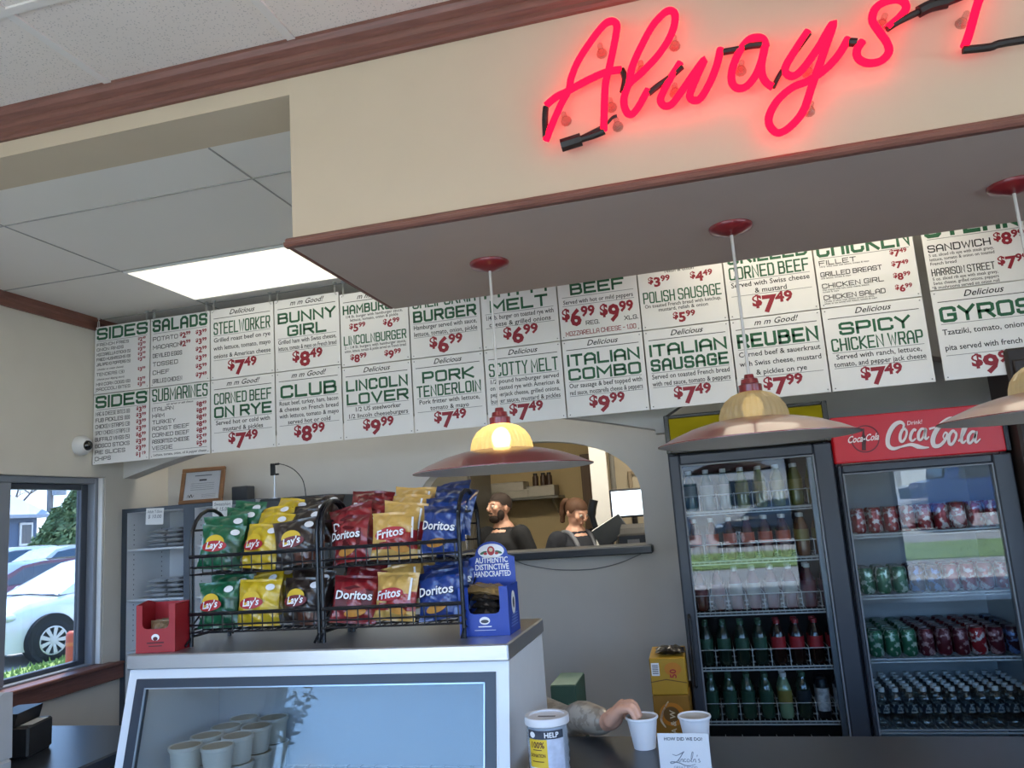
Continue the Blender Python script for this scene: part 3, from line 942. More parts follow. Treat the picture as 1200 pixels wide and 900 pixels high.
# ------------------------------------------------------------------ neon sign on the soffit
def onY(px, py, Y):
    d = _fw * _F + _ri * (px - 600) - _up * (py - 450)
    return EYE + d * (Y / d.y)
NEON = emis('lit_red_neon', (1.0, .0022, .017), 1.45, .03)
NY = 1.793 - .042
Z7 = lambda pts: [onY(620 + a / 4.286, b / 4.286, NY) for a, b in pts]
Z3 = lambda pts: [onY(800 + a / 3, b / 3, NY) for a, b in pts]
ns_ = thing('neon_sign', 'glowing red neon script sign reading Always on the cream soffit', 'neon sign', (.3, NY, 2.3))
strokes = [
 ('A leg', Z7([(85, 705), (120, 615), (160, 525), (200, 450), (212, 390), (250, 300), (330, 180), (385, 118), (425, 108), (441, 135), (428, 220), (405, 330), (384, 420), (378, 540), (375, 655)])),
 ('A bar', Z7([(85, 530), (135, 488), (200, 455), (300, 400), (390, 362), (465, 350)])),
 ('l', Z7([(500, 425), (520, 330), (560, 240), (620, 130), (680, 65), (717, 55), (734, 85), (715, 170), (650, 275), (560, 370), (505, 420), (480, 480), (478, 530), (495, 570), (520, 572), (550, 535), (598, 450)])),
 ('w', Z7([(760, 315), (715, 385), (672, 465), (660, 505), (680, 532), (718, 522), (765, 460), (820, 380), (880, 300), (845, 380), (812, 460), (808, 488), (828, 505), (862, 492), (908, 415), (942, 330), (962, 245)])),
 ('a', Z3([(292, 165), (285, 140), (262, 132), (228, 143), (195, 190), (174, 245), (173, 288), (192, 310), (225, 303), (258, 262), (280, 205), (290, 160), (277, 225), (280, 265), (296, 292), (316, 306)])),
 ('y', Z3([(440, 110), (400, 170), (366, 225), (360, 252), (385, 268), (420, 245), (475, 170), (530, 80), (492, 195), (455, 300), (425, 388), (382, 442), (340, 467), (311, 450), (303, 412), (332, 355), (385, 308), (440, 285), (500, 245), (550, 190), (582, 135)])),
 ('s', Z3([(632, 145), (613, 175), (617, 205), (650, 222), (695, 215), (724, 185), (718, 150), (690, 110), (667, 72), (678, 30), (715, 5), (762, -2), (785, 20), (772, 50), (718, 100)])),
 ('F', Z3([(1090, -150), (1060, -50), (1038, 10), (1022, 65), (1005, 125), (990, 165)])),
]
for nm, pts in strokes:
    P3 = smooth_path([tuple(p) for p in pts], 5)
    MB().tube(P3, .0092, 8).build('neon_tube', NEON, ns_, world=True)
BLK = M('black_blockout', '#1b1512', .5, noise=.05)
for pts, r in ((Z7([(84, 538), (80, 600), (84, 690)]), .008), (Z7([(465, 350), (482, 395), (470, 463)]), .008), (Z7([(600, 470), (650, 430), (700, 395), (768, 335)]), .008),
               (Z7([(972, 262), (1050, 248), (1100, 232), (1170, 224)]), .008), (Z3([(318, 308), (345, 255), (400, 180), (446, 118)]), .0055), (Z3([(582, 148), (612, 150)]), .01),
               (Z3([(718, 102), (760, 75), (830, 42)]), .008), (Z3([(830, 42), (870, 22), (930, 8)]), .014), (Z3([(930, 8), (1000, -20)]), .009),
               (Z3([(985, 176), (1080, 166), (1110, 155), (1210, 138)]), .009), (Z7([(378, 658), (330, 678), (258, 700)]), .009), (Z7([(262, 700), (162, 732)]), .0165)):
    MB().tube(smooth_path([tuple(p) for p in pts], 3), r, 8).build('blockout_tube', BLK, ns_, world=True)
wp = Z7([(260, 690), (330, 655), (385, 625), (420, 590), (442, 582)])
MB().tube(smooth_path([tuple(p) for p in wp], 4), .004, 6).build('wire', BLK, ns_, world=True)
CLR = glass('clear_standoff', (.82, .8, .78), .12, .5)
for p in Z7([(355, 225), (405, 500), (172, 570), (560, 312), (728, 185), (730, 425), (437, 598)]) + Z3([(207, 218), (448, 225), (452, 362), (712, 52), (1000, 45)]):
    m = MB()
    L = [(.007, .002), (.007, .030), (.012, .034), (.014, .0415), (.004, .0415)]
    m.lathe(L, 10)
    m.v = [(p.x + a, p.y + c - .0005, p.z + b) for a, b, c in m.v]
    m.build('standoff', CLR, ns_, world=True)

# ------------------------------------------------------------------ pendant lamps
LRED = M('red_enamel', '#7e2428', .28, noise=.05, coat=.4)
LRIM = M('white_enamel', '#b9b4ae', .4, noise=.03)
def dome_mat():
    m = bpy.data.materials.new('ribbed_amber_glass')
    m.use_nodes = True
    n = m.node_tree
    n.nodes.remove(n.nodes['Principled BSDF'])
    t = n.nodes.new('ShaderNodeBsdfTranslucent'); t.inputs[0].default_value = (.95, .82, .5, 1)
    tr = n.nodes.new('ShaderNodeBsdfTransparent'); tr.inputs[0].default_value = (.9, .85, .7, 1)
    g = n.nodes.new('ShaderNodeBsdfGlossy'); g.inputs['Roughness'].default_value = .1
    d = n.nodes.new('ShaderNodeBsdfDiffuse'); d.inputs[0].default_value = (.6, .55, .42, 1)
    nz = n.nodes.new('ShaderNodeTexNoise'); nz.inputs['Scale'].default_value = 30
    a = n.nodes.new('ShaderNodeMixShader'); a.inputs[0].default_value = .25
    b = n.nodes.new('ShaderNodeMixShader'); b.inputs[0].default_value = .08
    c = n.nodes.new('ShaderNodeMixShader'); c.inputs[0].default_value = .3
    n.links.new(t.outputs[0], c.inputs[1]); n.links.new(d.outputs[0], c.inputs[2])
    n.links.new(c.outputs[0], a.inputs[1]); n.links.new(tr.outputs[0], a.inputs[2])
    n.links.new(a.outputs[0], b.inputs[1]); n.links.new(g.outputs[0], b.inputs[2])
    n.links.new(b.outputs[0], n.nodes['Material Output'].inputs[0])
    return m
DOME = dome_mat()
CORD = M('white_cord', '#c9c4bd', .5, noise=.02)
def pendant(x, y, label, glow, zr):
    r = thing('pendant_lamp', label, 'pendant lamp', (x, y, zr), 0, 'pendant lamps under the soffit')
    top = 2.246 - zr
    MB().lathe([(.0, top - .026), (.012, top - .026), (.03, top - .02), (.056, top - .011), (.06, top - .004), (.06, top)], 28).build('canopy', LRED, r)
    MB().tube([(0, 0, .17), (0, 0, top - .024)], .0042, 8).build('cord', CORD, r)
    MB().lathe([(.0, .176), (.012, .176), (.014, .165), (.022, .163), (.024, .15), (.031, .147), (.031, .128), (.026, .126), (.0, .126)], 20).build('socket_cap', LRED, r)
    m = MB()
    seg = 72
    prof = [(.090, .052), (.088, .07), (.082, .088), (.07, .106), (.052, .12), (.03, .128)]
    vs, fs = [], []
    for rr, z in prof:
        for k_ in range(seg):
            q = rr * (1 + (.022 if k_ % 2 else 0))
            vs.append((q * math.cos(2 * pi * k_ / seg), q * math.sin(2 * pi * k_ / seg), z))
    for i in range(len(prof) - 1):
        for k_ in range(seg):
            l_ = (k_ + 1) % seg
            fs.append((i * seg + k_, i * seg + l_, (i + 1) * seg + l_, (i + 1) * seg + k_))
    m.add(vs, fs, 0, False).build('glass_dome', DOME, r)
    P_ = [(.088, .054), (.12, .049), (.17, .036), (.22, .017), (.248, .003), (.262, -.002)]
    MB().lathe(P_ + [(.262, -.004), (.247, 0.0), (.219, .0145), (.17, .0335), (.12, .0465), (.088, .0515), (.088, .054)], 56).build('shade', LRED, r)
    MB().lathe([(.261, -.0042), (.247, -.0005), (.219, .014), (.17, .033), (.12, .046), (.09, .051), (.09, .0505), (.12, .0455), (.17, .0325), (.219, .0135), (.247, -.001), (.2605, -.0047), (.261, -.0042)], 56).build('shade_lining', LRIM, r)
    MB().sphere((0, 0, .085), .028, 16, 10, 0, (1, 1, 1.25)).build('bulb', emis('warm_bulb_%s' % ('bright' if glow > 2 else 'dim'), (1, .72, .3), glow), r)
    return r
pendant(-.565, 2.15, 'red pendant lamp with bright amber dome, over the glass case', 4.5, 1.625)
pendant(.143, 2.15, 'red pendant lamp with dim dome, before the yellow-topped cooler', .4, 1.645)
pendant(.853, 2.15, 'red pendant lamp in front of the red-topped cooler', .4, 1.645)

# ------------------------------------------------------------------ counters
LAM = M('charcoal_laminate', '#2c3036', .3, noise=.06, scale=40, spec=.6)
LAMB = M('charcoal_front', '#2c2f34', .5, noise=.06)
def counter(name, label, x0, x1, y0, y1, zt=.86):
    r = thing(name, label, 'counter', ((x0 + x1) / 2, (y0 + y1) / 2, 0))
    MB().box(x0, x1, y0, y1, zt - .04, zt, .005).build('worktop', LAM, r, world=True)
    m = MB().box(x0 + .001, x1 - .001, y0 + .06, y1 - .05, .1, zt - .0405)
    m.box(x0 + .001, x1 - .001, y0 + .1, y1 - .09, 0, .1)
    m.build('base', LAMB, r, world=True)
    return r
counter('counter', 'long charcoal counter with the paper cups and comment sign', -.49, XR - .005, 1.2, 2.262)
counter('side_counter', 'dark glossy counter left of the glass case, below the side window', XL + .005, -1.835, 1.2, 2.39)

# ------------------------------------------------------------------ refrigerated glass case
CX0, CX1 = -1.765, -.566
CASEW = M('white_case_enamel', '#dbdfe4', .35, noise=.025)
GASK = M('black_gasket', '#2c3440', .4, noise=.03)
case = thing('display_case', 'white refrigerated display case with sloped glass and steel top', 'display case', ((CX0 + CX1) / 2, 2.25, 0))
SL = .23
def fy(z): return 2.075 - (1.105 - z) * SL if z > .55 else fy(.5501)
CB = 2.50
MB().box(CX0 - .004, CX1 + .003, 2.062, CB + .02, 1.105, 1.15, .004).build('steel_top', STEEL, case, world=True)
side = [(fy(1.1048), 1.1048), (fy(.551), .551), (fy(.551), .08), (CB, .08), (CB, 1.1048)]
for a in (CX0, CX1 - .03):
    MB().prism(side, lambda p, q, d: (d, p, q), a, a + .03).build('side_panel', CASEW, case, world=True)
m = MB()
m.box(CX0 + .03, CX1 - .03, CB - .03, CB, .08, 1.104).box(CX0 + .03, CX1 - .03, fy(.55) + .03, CB - .03, .42, .46)
m.build('liner', M('case_liner', '#b9bdc2', .4, noise=.02), case, world=True)
MB().box(CX0 + .0305, CX1 - .0305, fy(.5) + .002, CB - .031, .0, .419).build('base', LAMB, case, world=True)
def slope_bar(m, x0, x1, z0, z1, o0=0., o1=.02, mat=0):
    """a bar that follows the sloped front; o = distance behind the slope"""
    vs = []
    for z in (z0, z1):
        for x in (x0, x1):
            for o in (o0, o1): vs.append((x, fy(z) + o, z))
    m.add(vs, [(0, 2, 3, 1), (4, 5, 7, 6), (0, 4, 6, 2), (1, 3, 7, 5), (0, 1, 5, 4), (2, 6, 7, 3)], mat)
m = MB()
slope_bar(m, CX0 + .03, CX1 - .03, 1.078, 1.1045, .0, .03)
slope_bar(m, CX0 + .03, CX1 - .03, .552, .60, .0, .03)
slope_bar(m, CX1 - .036, CX1 - .0305, .60, 1.078, .0, .03)
m.build('front_rail', CASEW, case, world=True)
m = MB()
gx0, gx1, gz0, gz1 = CX0 + .031, CX1 - .0365, .602, 1.0775
slope_bar(m, gx0, gx0 + .03, gz0, gz1, -.004, .02); slope_bar(m, gx1 - .03, gx1, gz0, gz1, -.004, .02)
slope_bar(m, gx0 + .03, gx1 - .03, gz1 - .024, gz1, -.004, .02); slope_bar(m, gx0 + .03, gx1 - .03, gz0, gz0 + .024, -.004, .02)
m.build('gasket_frame', GASK, case, world=True)
m = MB()
slope_bar(m, gx0 + .03, gx1 - .03, gz0 + .024, gz1 - .024, .004, .010)
m.build('glass_front', glass('case_glass', (.80, .84, .86), .042, .5), case, world=True)
m = MB()
for x in (gx0 + .03, gx1 - .034): slope_bar(m, x, x + .004, gz0 + .024, gz1 - .024, -.002, .003)
slope_bar(m, gx0 + .03, gx1 - .03, gz1 - .028, gz1 - .024, -.002, .003)
m.build('glass_bead', M('pale_aluminium', '#a8b2bd', .3, metal=.7, noise=.03), case, world=True)
# wire shelf inside
m = MB()
SHZ = .715
for k_ in range(24):
    x = CX0 + .05 + (CX1 - CX0 - .1) * k_ / 23
    m.tube([(x, 2.10, SHZ), (x, 2.46, SHZ)], .002, 5)
for y in (2.10, 2.22, 2.34, 2.46): m.tube([(CX0 + .031, y, SHZ - .004), (CX1 - .031, y, SHZ - .004)], .003, 6)
m.tube([(CX0 + .2, 2.462, 1.0), (CX1 - .031, 2.462, 1.0)], .005, 8)
m.build('wire_shelf', M('white_wire', '#d5d6d6', .4, noise=.02), case, world=True)
MB().tube([(CX0 + .06, 2.16, 1.075), (CX1 - .06, 2.16, 1.075)], .012, 10).build('added_light_tube', emis('added_case_light', (1.0, .90, .74), .42), case, world=True)  # added tube, hidden behind the rail, to brighten the case inside
# tubs on the shelf
TUB = M('cream_tub', '#d8d2c4', .5, noise=.03)
def tub_mesh():
    return [(.0, .0), (.036, .0), (.038, .003), (.045, .066), (.049, .068), (.049, .078), (.045, .0785), (.043, .0735), (0, .0735)]
proto = None
k2 = 0
for col, x in enumerate((-1.605, -1.495)):
    for j, y in enumerate((2.12, 2.222, 2.324, 2.426)):
        for lv in range(2):
            if proto is None:
                proto = MB().lathe(tub_mesh(), 26).build('food_tub', TUB)
                MB().lathe([(.0, .074), (.0425, .074), (.043, .0765), (0, .0765)], 24).build('tub_lid', M('kraft_lid', '#b8a98e', .6, noise=.06), proto)
                o = proto
                bpy.context.view_layer.update()
            else:
                o = dup(proto)
            o.location = (x, y, SHZ + .0022 + .0795 * lv)
            tag(o, 'cream paper tub, %s, %s row from the case front, %s column inside the glass case' % (('bottom', 'top')[lv], ORD[j], ('left', 'right')[col]), 'food tub', 'cream tubs inside the glass case')

# ------------------------------------------------------------------ wire snack racks and their bags
RW, RD, RH = .445, .20, .425
def rack(x, y, label):
    r = thing('wire_rack', label, 'snack rack', (x, y, 1.15), 0, 'black wire snack racks on the case')
    for sx_ in (0, RW):
        m = MB()
        pts = [(sx_, 0, .0), (sx_, 0, RH - .10)]
        for k_ in range(1, 10):
            a = pi * k_ / 9
            pts.append((sx_, RD / 2 - RD / 2 * math.cos(a), RH - .10 + .10 * math.sin(a)))
        pts.append((sx_, RD, .0))
        m.tube(pts, .0065, 8)
        for z in (.05, .24, .36): m.tube([(sx_, 0, z), (sx_, RD, z)], .004, 6)
        m.tube([(sx_, 0, .06), (sx_, RD, .20)], .003, 6)
        m.tube([(sx_, -.03, .006), (sx_, 0, .03), (sx_, RD, .03), (sx_, RD + .02, .006)], .004, 6)
        m.build('side_frame', BLACKM, r)
    for z in (.043, .221):
        m = MB()
        for dz in (0, .022, .056): m.tube([(0, -.008, z + dz), (RW, -.008, z + dz)], .0032 if dz < .05 else .0062, 6)
        for k_ in range(13):
            x_ = .012 + (RW - .024) * k_ / 12
            m.tube([(x_, -.008, z + .056), (x_, -.008, z), (x_, RD, z)], .0022, 5)
        for yy in (.06, .13, RD): m.tube([(0, yy, z), (RW, yy, z)], .003, 6)
        for dz in (.05, .1): m.tube([(0, RD, z + dz), (RW, RD, z + dz)], .003, 6)
        m.build('basket', BLACKM, r)
    return r
rackA = rack(-1.625, 2.175, 'black wire snack rack holding green, yellow and dark bags')
rackB = rack(-1.165, 2.175, 'black wire snack rack holding red, tan and blue bags')

BW, BH, BT = .146, .142, .05
def bag_T(u, v):
    s_ = max(0, 1 - abs(u) ** 2.6) ** .7
    q = min(1, abs(v) / .9)
    return BT / 2 * s_ * max(0, 1 - q ** 2.8) ** .75
def bag_mesh(seed, zones):
    """pillow bag; zones(u, v) picks the colour of the foil"""
    rnd = random.Random(seed)
    ph = [rnd.uniform(0, 6.28) for _ in range(6)]
    wr = lambda u, v: .005 * math.sin(7 * u + ph[0] + 3 * v) * math.cos(5 * v + ph[1]) + .0045 * math.sin(13 * u - 4 * v + ph[2]) * abs(v) ** 1.5 + .002 * math.sin(17 * v + 9 * u + ph[3])
    n1, n2 = 18, 20
    m = MB()
    for sgn in (-1, 1):
        vs, fs = [], []
        for j in range(n2 + 1):
            v = -1 + 2 * j / n2
            for i in range(n1 + 1):
                u = -1 + 2 * i / n1
                wd = BW / 2 * (1 - .07 * (1 - v * v))
                t = bag_T(u, v)
                bump = wr(u, v) * min(1, t / .008)
                seal = (.0012 * math.sin(40 * u) if abs(v) > .88 else 0) + .007 * max(0, abs(v) - .55) * 2.2 * math.sin(3.2 * u + ph[4 if v > 0 else 5])
                y = sgn * (t + (bump if t > 0 else 0)) + sgn * .0006 + seal
                vs.append((u * wd, y, BH / 2 * (1 + v)))
        for j in range(n2):
            for i in range(n1):
                f = (j * (n1 + 1) + i, j * (n1 + 1) + i + 1, (j + 1) * (n1 + 1) + i + 1, (j + 1) * (n1 + 1) + i)
                zc = zones(-1 + 2 * (i + .5) / n1, -1 + 2 * (j + .5) / n2) if sgn < 0 else 0
                m.add([vs[q] for q in f], [(0, 1, 2, 3) if sgn < 0 else (3, 2, 1, 0)], zc, True)
    return m
def BF(x, y):
    """front of a bag at local (x, y)"""
    v = y / (BH / 2) - 1
    u = x / (BW / 2 * (1 - .07 * (1 - v * v)))
    return (x, -bag_T(u, v) - .0075, y)
def ell(mb, cx, cy, rx, ry, f, mat=0, n=24, tilt=0., a0=0., a1=2 * pi):
    pts = []
    for k_ in range(n):
        a = a0 + (a1 - a0) * k_ / n
        x, y = rx * math.cos(a), ry * math.sin(a)
        pts.append((cx + x * math.cos(tilt) - y * math.sin(tilt), cy + x * math.sin(tilt) + y * math.cos(tilt)))
    c = f(cx, cy)
    vs = [f(a, b) for a, b in pts] + [c]
    mb.add(vs, [(k_, (k_ + 1) % n, n) for k_ in range(n)], mat)
def off(f, e): return lambda x, y: (lambda p: (p[0], p[1] - e, p[2]))(f(x, y))
def logo_sun(ob, bandc):
    m = MB()
    ell(m, -.012, .082, .031, .025, BF, 0)
    ell(m, -.012, .070, .041, .0175, off(BF, .0012), 1, tilt=.10)
    text(m, "Lay's", -.012, .0625, .031, off(BF, .0024), 2, 'C', .022, .25, .95, rot=.10)
    ell(m, .045, .118, .014, .010, off(BF, .001), 2)
    m.build('logo', [YELI, bandc, WHITEI, ], ob, fix=False)
def logo_bolt(ob):
    m = MB()
    def T(d, e, mat, sz):
        text(m, 'Doritos', 0 + d, .068 - d, sz, off(BF, e), mat, 'C', .022, .05, 1.0)
    m.add([off(BF, .0006)(x, y) for x, y in ((-.055, .046), (.0, .025), (.055, .046), (.058, .095), (.0, .11), (-.058, .095))], [(0, 1, 2, 3, 4, 5)], 0)
    T(.0015, .0018, 1, .036); T(0, .0027, 2, .036)
    ell(m, .01, .03, .034, .012, off(BF, .001), 3, tilt=.2)
    m.build('logo', [M('flame_print_%d' % len(MATS), '#5a1016', .4), INK, WHITEI, M('chip_print', '#c98a3a', .6, noise=.2, scale=60)], ob, fix=False)
def logo_blue(ob):
    m = MB()
    text(m, 'Doritos', .0015, .0665, .036, off(BF, .0018), 0, 'C', .022, .05)
    text(m, 'Doritos', 0, .068, .036, off(BF, .0027), 1, 'C', .022, .05)
    ell(m, .0, .03, .036, .012, off(BF, .001), 2, tilt=.2)
    m.build('logo', [INK, WHITEI, M('chip_print', '#c98a3a', .6, noise=.2, scale=60)], ob, fix=False)
def logo_corn(ob):
    m = MB()
    ell(m, -.01, .074, .048, .019, off(BF, .0008), 0, tilt=.16)
    text(m, 'Fritos', -.011, .063, .036, off(BF, .0018), 1, 'C', .022, .15, 1., rot=.16)
    ell(m, .02, .03, .03, .012, off(BF, .0008), 2, tilt=-.2)
    m.add([off(BF, .0014)(x, y) for x, y in ((.052, .06), (.058, .06), (.058, .125), (.052, .125))], [(0, 1, 2, 3)], 1)
    m.build('logo', [REDB, WHITEI, M('chip_print', '#c98a3a', .6, noise=.2, scale=60)], ob, fix=False)
def foil(n, c): return M('foil_' + n, c, .3, metal=.0, noise=.10, scale=22, bump=.25, spec=.7, coat=.3)
KIND = {
 'green': ([foil('green', '#176241'), foil('green_dark', '#0f4a32')], lambda u, v: 1 if (u > .35 and v < .3) else 0, lambda o: logo_sun(o, REDB)),
 'yellow': ([foil('yellow', '#cfae22'), foil('yellow_dark', '#c79d1c')], lambda u, v: 0, lambda o: logo_sun(o, REDB)),
 'black': ([foil('black', '#2c221e'), foil('brown', '#5a2f1e')], lambda u, v: 1 if (v < -.45 and u > -.1) else 0, lambda o: logo_sun(o, M('maroon_print', '#6d1d24', .45))),
 'red': ([foil('red', '#8c1f27'), foil('red_dark', '#6e151d')], lambda u, v: 1 if v > .72 else 0, logo_bolt),
 'tan': ([foil('tan', '#cfa65a'), foil('corn_red', '#a02424')], lambda u, v: 1 if (v < -.12 + .35 * u and v > -.6) else 0, logo_corn),
 'blue': ([foil('blue', '#1d3f86'), foil('blue_dark', '#152b5e')], lambda u, v: 1 if v > .7 else 0, logo_blue),
}
PROTO = {}
def bag(kind, seed):
    key = (kind, seed % 2)
    if key not in PROTO:
        mats, zones, lg = KIND[kind]
        o = bag_mesh(ord(kind[0]) + seed, zones).build('snack_bag', mats)
        lg(o)
        PROTO[key] = o
        bpy.context.view_layer.update()
        return o
    return dup(PROTO[key])
rb = random.Random(11)
for rk, kinds, side_ in ((rackA, ('green', 'yellow', 'black'), 'left'), (rackB, ('red', 'tan', 'blue'), 'right')):
    for ti, z in enumerate((.048, .226)):
        for ci, kd in enumerate(kinds):
            for di in range(4):
                if ti == 0 and di == 3: continue
                o = bag(kd, (ci + di + ti))
                x = rk.location.x + .077 + ci * .146 + rb.uniform(-.006, .006)
                y = rk.location.y + .028 + di * .047
                lift = (0, .034, .06, .082)[di] + (.01 if kd == 'blue' and ti else 0) + rb.uniform(0, .006)
                o.location = (x, y, 1.15 + z + lift * (1 if ti else .62))
                o.rotation_euler = (-.17 - .06 * di + rb.uniform(-.08, .08), rb.uniform(-.2, .2) if di else rb.uniform(-.12, .12), rb.uniform(-.28, .28))
                nm = {'green': 'green potato chip bag', 'yellow': 'yellow potato chip bag', 'black': 'dark brown potato chip bag', 'red': 'red tortilla chip bag', 'tan': 'tan and red corn chip bag', 'blue': 'blue tortilla chip bag'}[kd]
                tag(o, '%s, %s, %s basket of the %s wire rack' % (nm, ('frontmost', 'second from front', 'third from front', 'rearmost')[di], ('lower', 'upper')[ti], side_), 'chip bag', '%ss in the wire racks' % nm)
# ------------------------------------------------------------------ cartons beside the racks
def open_carton(name, label, cat, w_, d_, h_, win, col, loc, rz=0):
    """carton with a window cut in the front; win = (x0, x1, z0) of the cut"""
    r = thing(name, label, cat, loc, rz)
    m = MB()
    a, b, z = win
    t = .003
    pts = [(-w_ / 2, 0), (w_ / 2, 0), (w_ / 2, h_), (b, h_), (b, z + .012), (b - .012, z), (a + .012, z), (a, z + .012), (a, h_), (-w_ / 2, h_)]
    # front as strips so that the cut stays open
    m.box(-w_ / 2, w_ / 2, 0, t, 0, z).box(-w_ / 2, a, 0, t, z, h_).box(b, w_ / 2, 0, t, z, h_)
    for sx_, q in ((a, 1), (b, -1)):
        m.prism([(sx_, z), (sx_ + q * .014, z), (sx_ + q * .004, z + .004), (sx_, z + .014)], lambda p, s_, d: (p, d, s_), 0, t)
    m.box(-w_ / 2, -w_ / 2 + t, t, d_, 0, h_).box(w_ / 2 - t, w_ / 2, t, d_, 0, h_).box(-w_ / 2 + t, w_ / 2 - t, d_ - t, d_, 0, h_).box(-w_ / 2 + t, w_ / 2 - t, t, d_ - t, 0, t)
    m.build('carton_body', col, r)
    return r
BLUEC = M('blue_card', '#1c3f9e', .45, noise=.04)
bc = open_carton('snack_carton', 'blue display carton reading AUTHENTIC DISTINCTIVE HANDCRAFTED', 'display carton', .150, .125, .138, (-.045, .05, .062), BLUEC, (-.665, 2.195, 1.1505))
hd = MB()
out = [(-.0725, .0), (.0725, .0), (.0725, .075)] + [(.052 * math.cos(a), .082 + .042 * math.sin(a)) for a in [pi * k_ / 14 for k_ in range(0, 15)]] + [(-.0725, .075)]
hd.prism(out, lambda a, b, d: (a, d, b + .138), .118, .121)
hh = hd.build('header_card', BLUEC, bc)
tx = MB()
HF = lambda x, y: (x, .1172, y + .138)
for i, t in enumerate(('AUTHENTIC', 'DISTINCTIVE', 'HANDCRAFTED')):
    text(tx, t, 0, .060 - .0205 * i, .0235, HF, 0, 'C', .022, 0, .8, maxw=.118)
ell(tx, 0, .095, .042, .022, HF, 0)
ell(tx, 0, .096, .012, .014, off(HF, .0004), 1)
ell(tx, 0, .099, .0065, .006, off(HF, .0008), 2)
for sx_ in (-1, 1):
    ell(tx, sx_ * .024, .091, .012, .004, off(HF, .0004), 3, tilt=-.3 * sx_)
    ell(tx, sx_ * .018, .088, .006, .004, off(HF, .0006), 1)
tx.build('lettering', [WHITEI, REDB, M('cream_print', '#d9c9a8', .5), GREENI], hh, fix=False)
tx = MB()
CF = lambda x, y: (x, -.0006, y)
ell(tx, .002, .043, .016, .011, CF, 0)
ell(tx, .002, .041, .012, .005, off(CF, .0003), 1)
tx.add([CF(-0.018, 0.025), CF(0.022, 0.025), CF(0.022, 0.025+0.003), CF(-0.018, 0.025+0.003)], [(0, 1, 2, 3)], 0)
tx.add([CF(-.03, .016), CF(.034, .016), CF(.034, .0172), CF(-.03, .0172)], [(0, 1, 2, 3)], 0)
SFc = lambda x, y: (.0756, x, y)
ell(tx, .06, .085, .022, .034, SFc, 0)
ell(tx, .06, .085, .010, .016, lambda x, y: (.0760, x, y), 1)
for i in range(5): tx.add([SFc(.02 + .004 * i, .02 + .008 * i), SFc(.1, .02 + .008 * i), SFc(.1, .023 + .008 * i), SFc(.02 + .004 * i, .023 + .008 * i)], [(0, 1, 2, 3)], 2)
tx.build('lettering', [WHITEI, M('dark_print', '#3b3a44', .5), M('pale_blue_print', '#6f86c9', .5)], bc, fix=False)
FOILD = M('dark_wrapper', '#2a2420', .22, noise=.25, scale=25, bump=.3, spec=.8)
def packet(loc, rot, sc, label, mat, group, cat='snack packet'):
    m = bag_mesh(91, lambda u, v: 0)
    o = m.build('snack_packet', mat)
    o.location = loc; o.rotation_euler = rot; o.scale = sc
    tag(o, label, cat, group)
    return o
for i in range(5):
    packet((-.663, 2.2 + .006 * (i % 2), 1.166 + .022 * i), (-pi / 2 + .1, 0, 0), (.62, .55, .55), 'dark wrapped snack packet, %s from the bottom inside the blue carton' % ORD[i], FOILD, 'packets in the blue carton')
    bpy.context.view_layer.update()
for i in range(5): pass
pk = packet((-.66, 2.205, 1.268), (-1.4, .12, .08), (.92, .6, .6), 'gold and brown snack packet lying across the top of the blue carton', M('gold_wrapper', '#7c6540', .25, noise=.3, scale=20, bump=.3), 'packets in the blue carton')

REDC = M('red_card', '#9c2028', .5, noise=.05)
rc = open_carton('snack_carton', 'small red display carton left of the green chip bags', 'display carton', .128, .10, .142, (-.044, .044, .07), REDC, (-1.685, 2.085, 1.1505), .12)
m = MB()
m.prism([(0, .142), (.10, .142), (.06, .152), (.0, .1424)], lambda a, b, d: (d, a, b), -.064, -.061)
m.build('carton_flap', REDC, rc)
tx = MB()
ell(tx, 0, .045, .013, .010, CF, 0)
ell(tx, 0, .041, .008, .006, off(CF, .0003), 1)
tx.add([CF(-0.028, 0.027), CF(0.028, 0.027), CF(0.028, 0.027+0.004), CF(-0.028, 0.027+0.004)], [(0, 1, 2, 3)], 1); tx.add([CF(-0.022, 0.018), CF(0.022, 0.018), CF(0.022, 0.018+0.003), CF(-0.022, 0.018+0.003)], [(0, 1, 2, 3)], 1)
tx.build('lettering', [WHITEI, M('maroon_ink', '#4d0f14', .5)], rc, fix=False)
for i in range(3):
    packet((-1.687, 2.118 + .025 * i, 1.160), (-.1, 0, .1), (.6, .6, .58), 'brown snack packet, %s from the front inside the red carton' % ORD[i], M('brown_wrapper', '#7a6248', .3, noise=.3, scale=25, bump=.3), 'packets in the red carton')
rx2 = thing('gum_box', 'small red and white box lying behind the green bags', 'snack box', (-1.53, 2.335, 1.3725))
# ------------------------------------------------------------------ cups, jar and sign on the counter
CUPW = M('white_paper_cup', '#d9dade', .5, noise=.015)
CUPI = M('cup_inside', '#b8aa98', .6, noise=.03)
def cup(loc, label, rot=(0, 0, 0)):
    r = thing('paper_cup', label, 'paper cup', loc, 0, 'white paper cups on the counter')
    r.rotation_euler = rot
    MB().lathe([(0, .002), (.0265, .002), (.0265, 0), (.0285, 0), (.0395, .072), (.0425, .0735), (.0435, .0765), (.0425, .0795), (.0395, .0795), (.038, .0765)], 36, caps=False).build('cup_wall', CUPW, r)
    MB().lathe([(.0378, .0765), (.0272, .004), (0, .004)], 36, caps=False).build('cup_inside', CUPI, r)
    return r
cup((-.232, 2.158, .8605), 'white paper cup held by the hand on the counter', (0, -.02, 0))
cup((-.097, 2.162, .8605), 'white paper cup standing behind the comment sign')
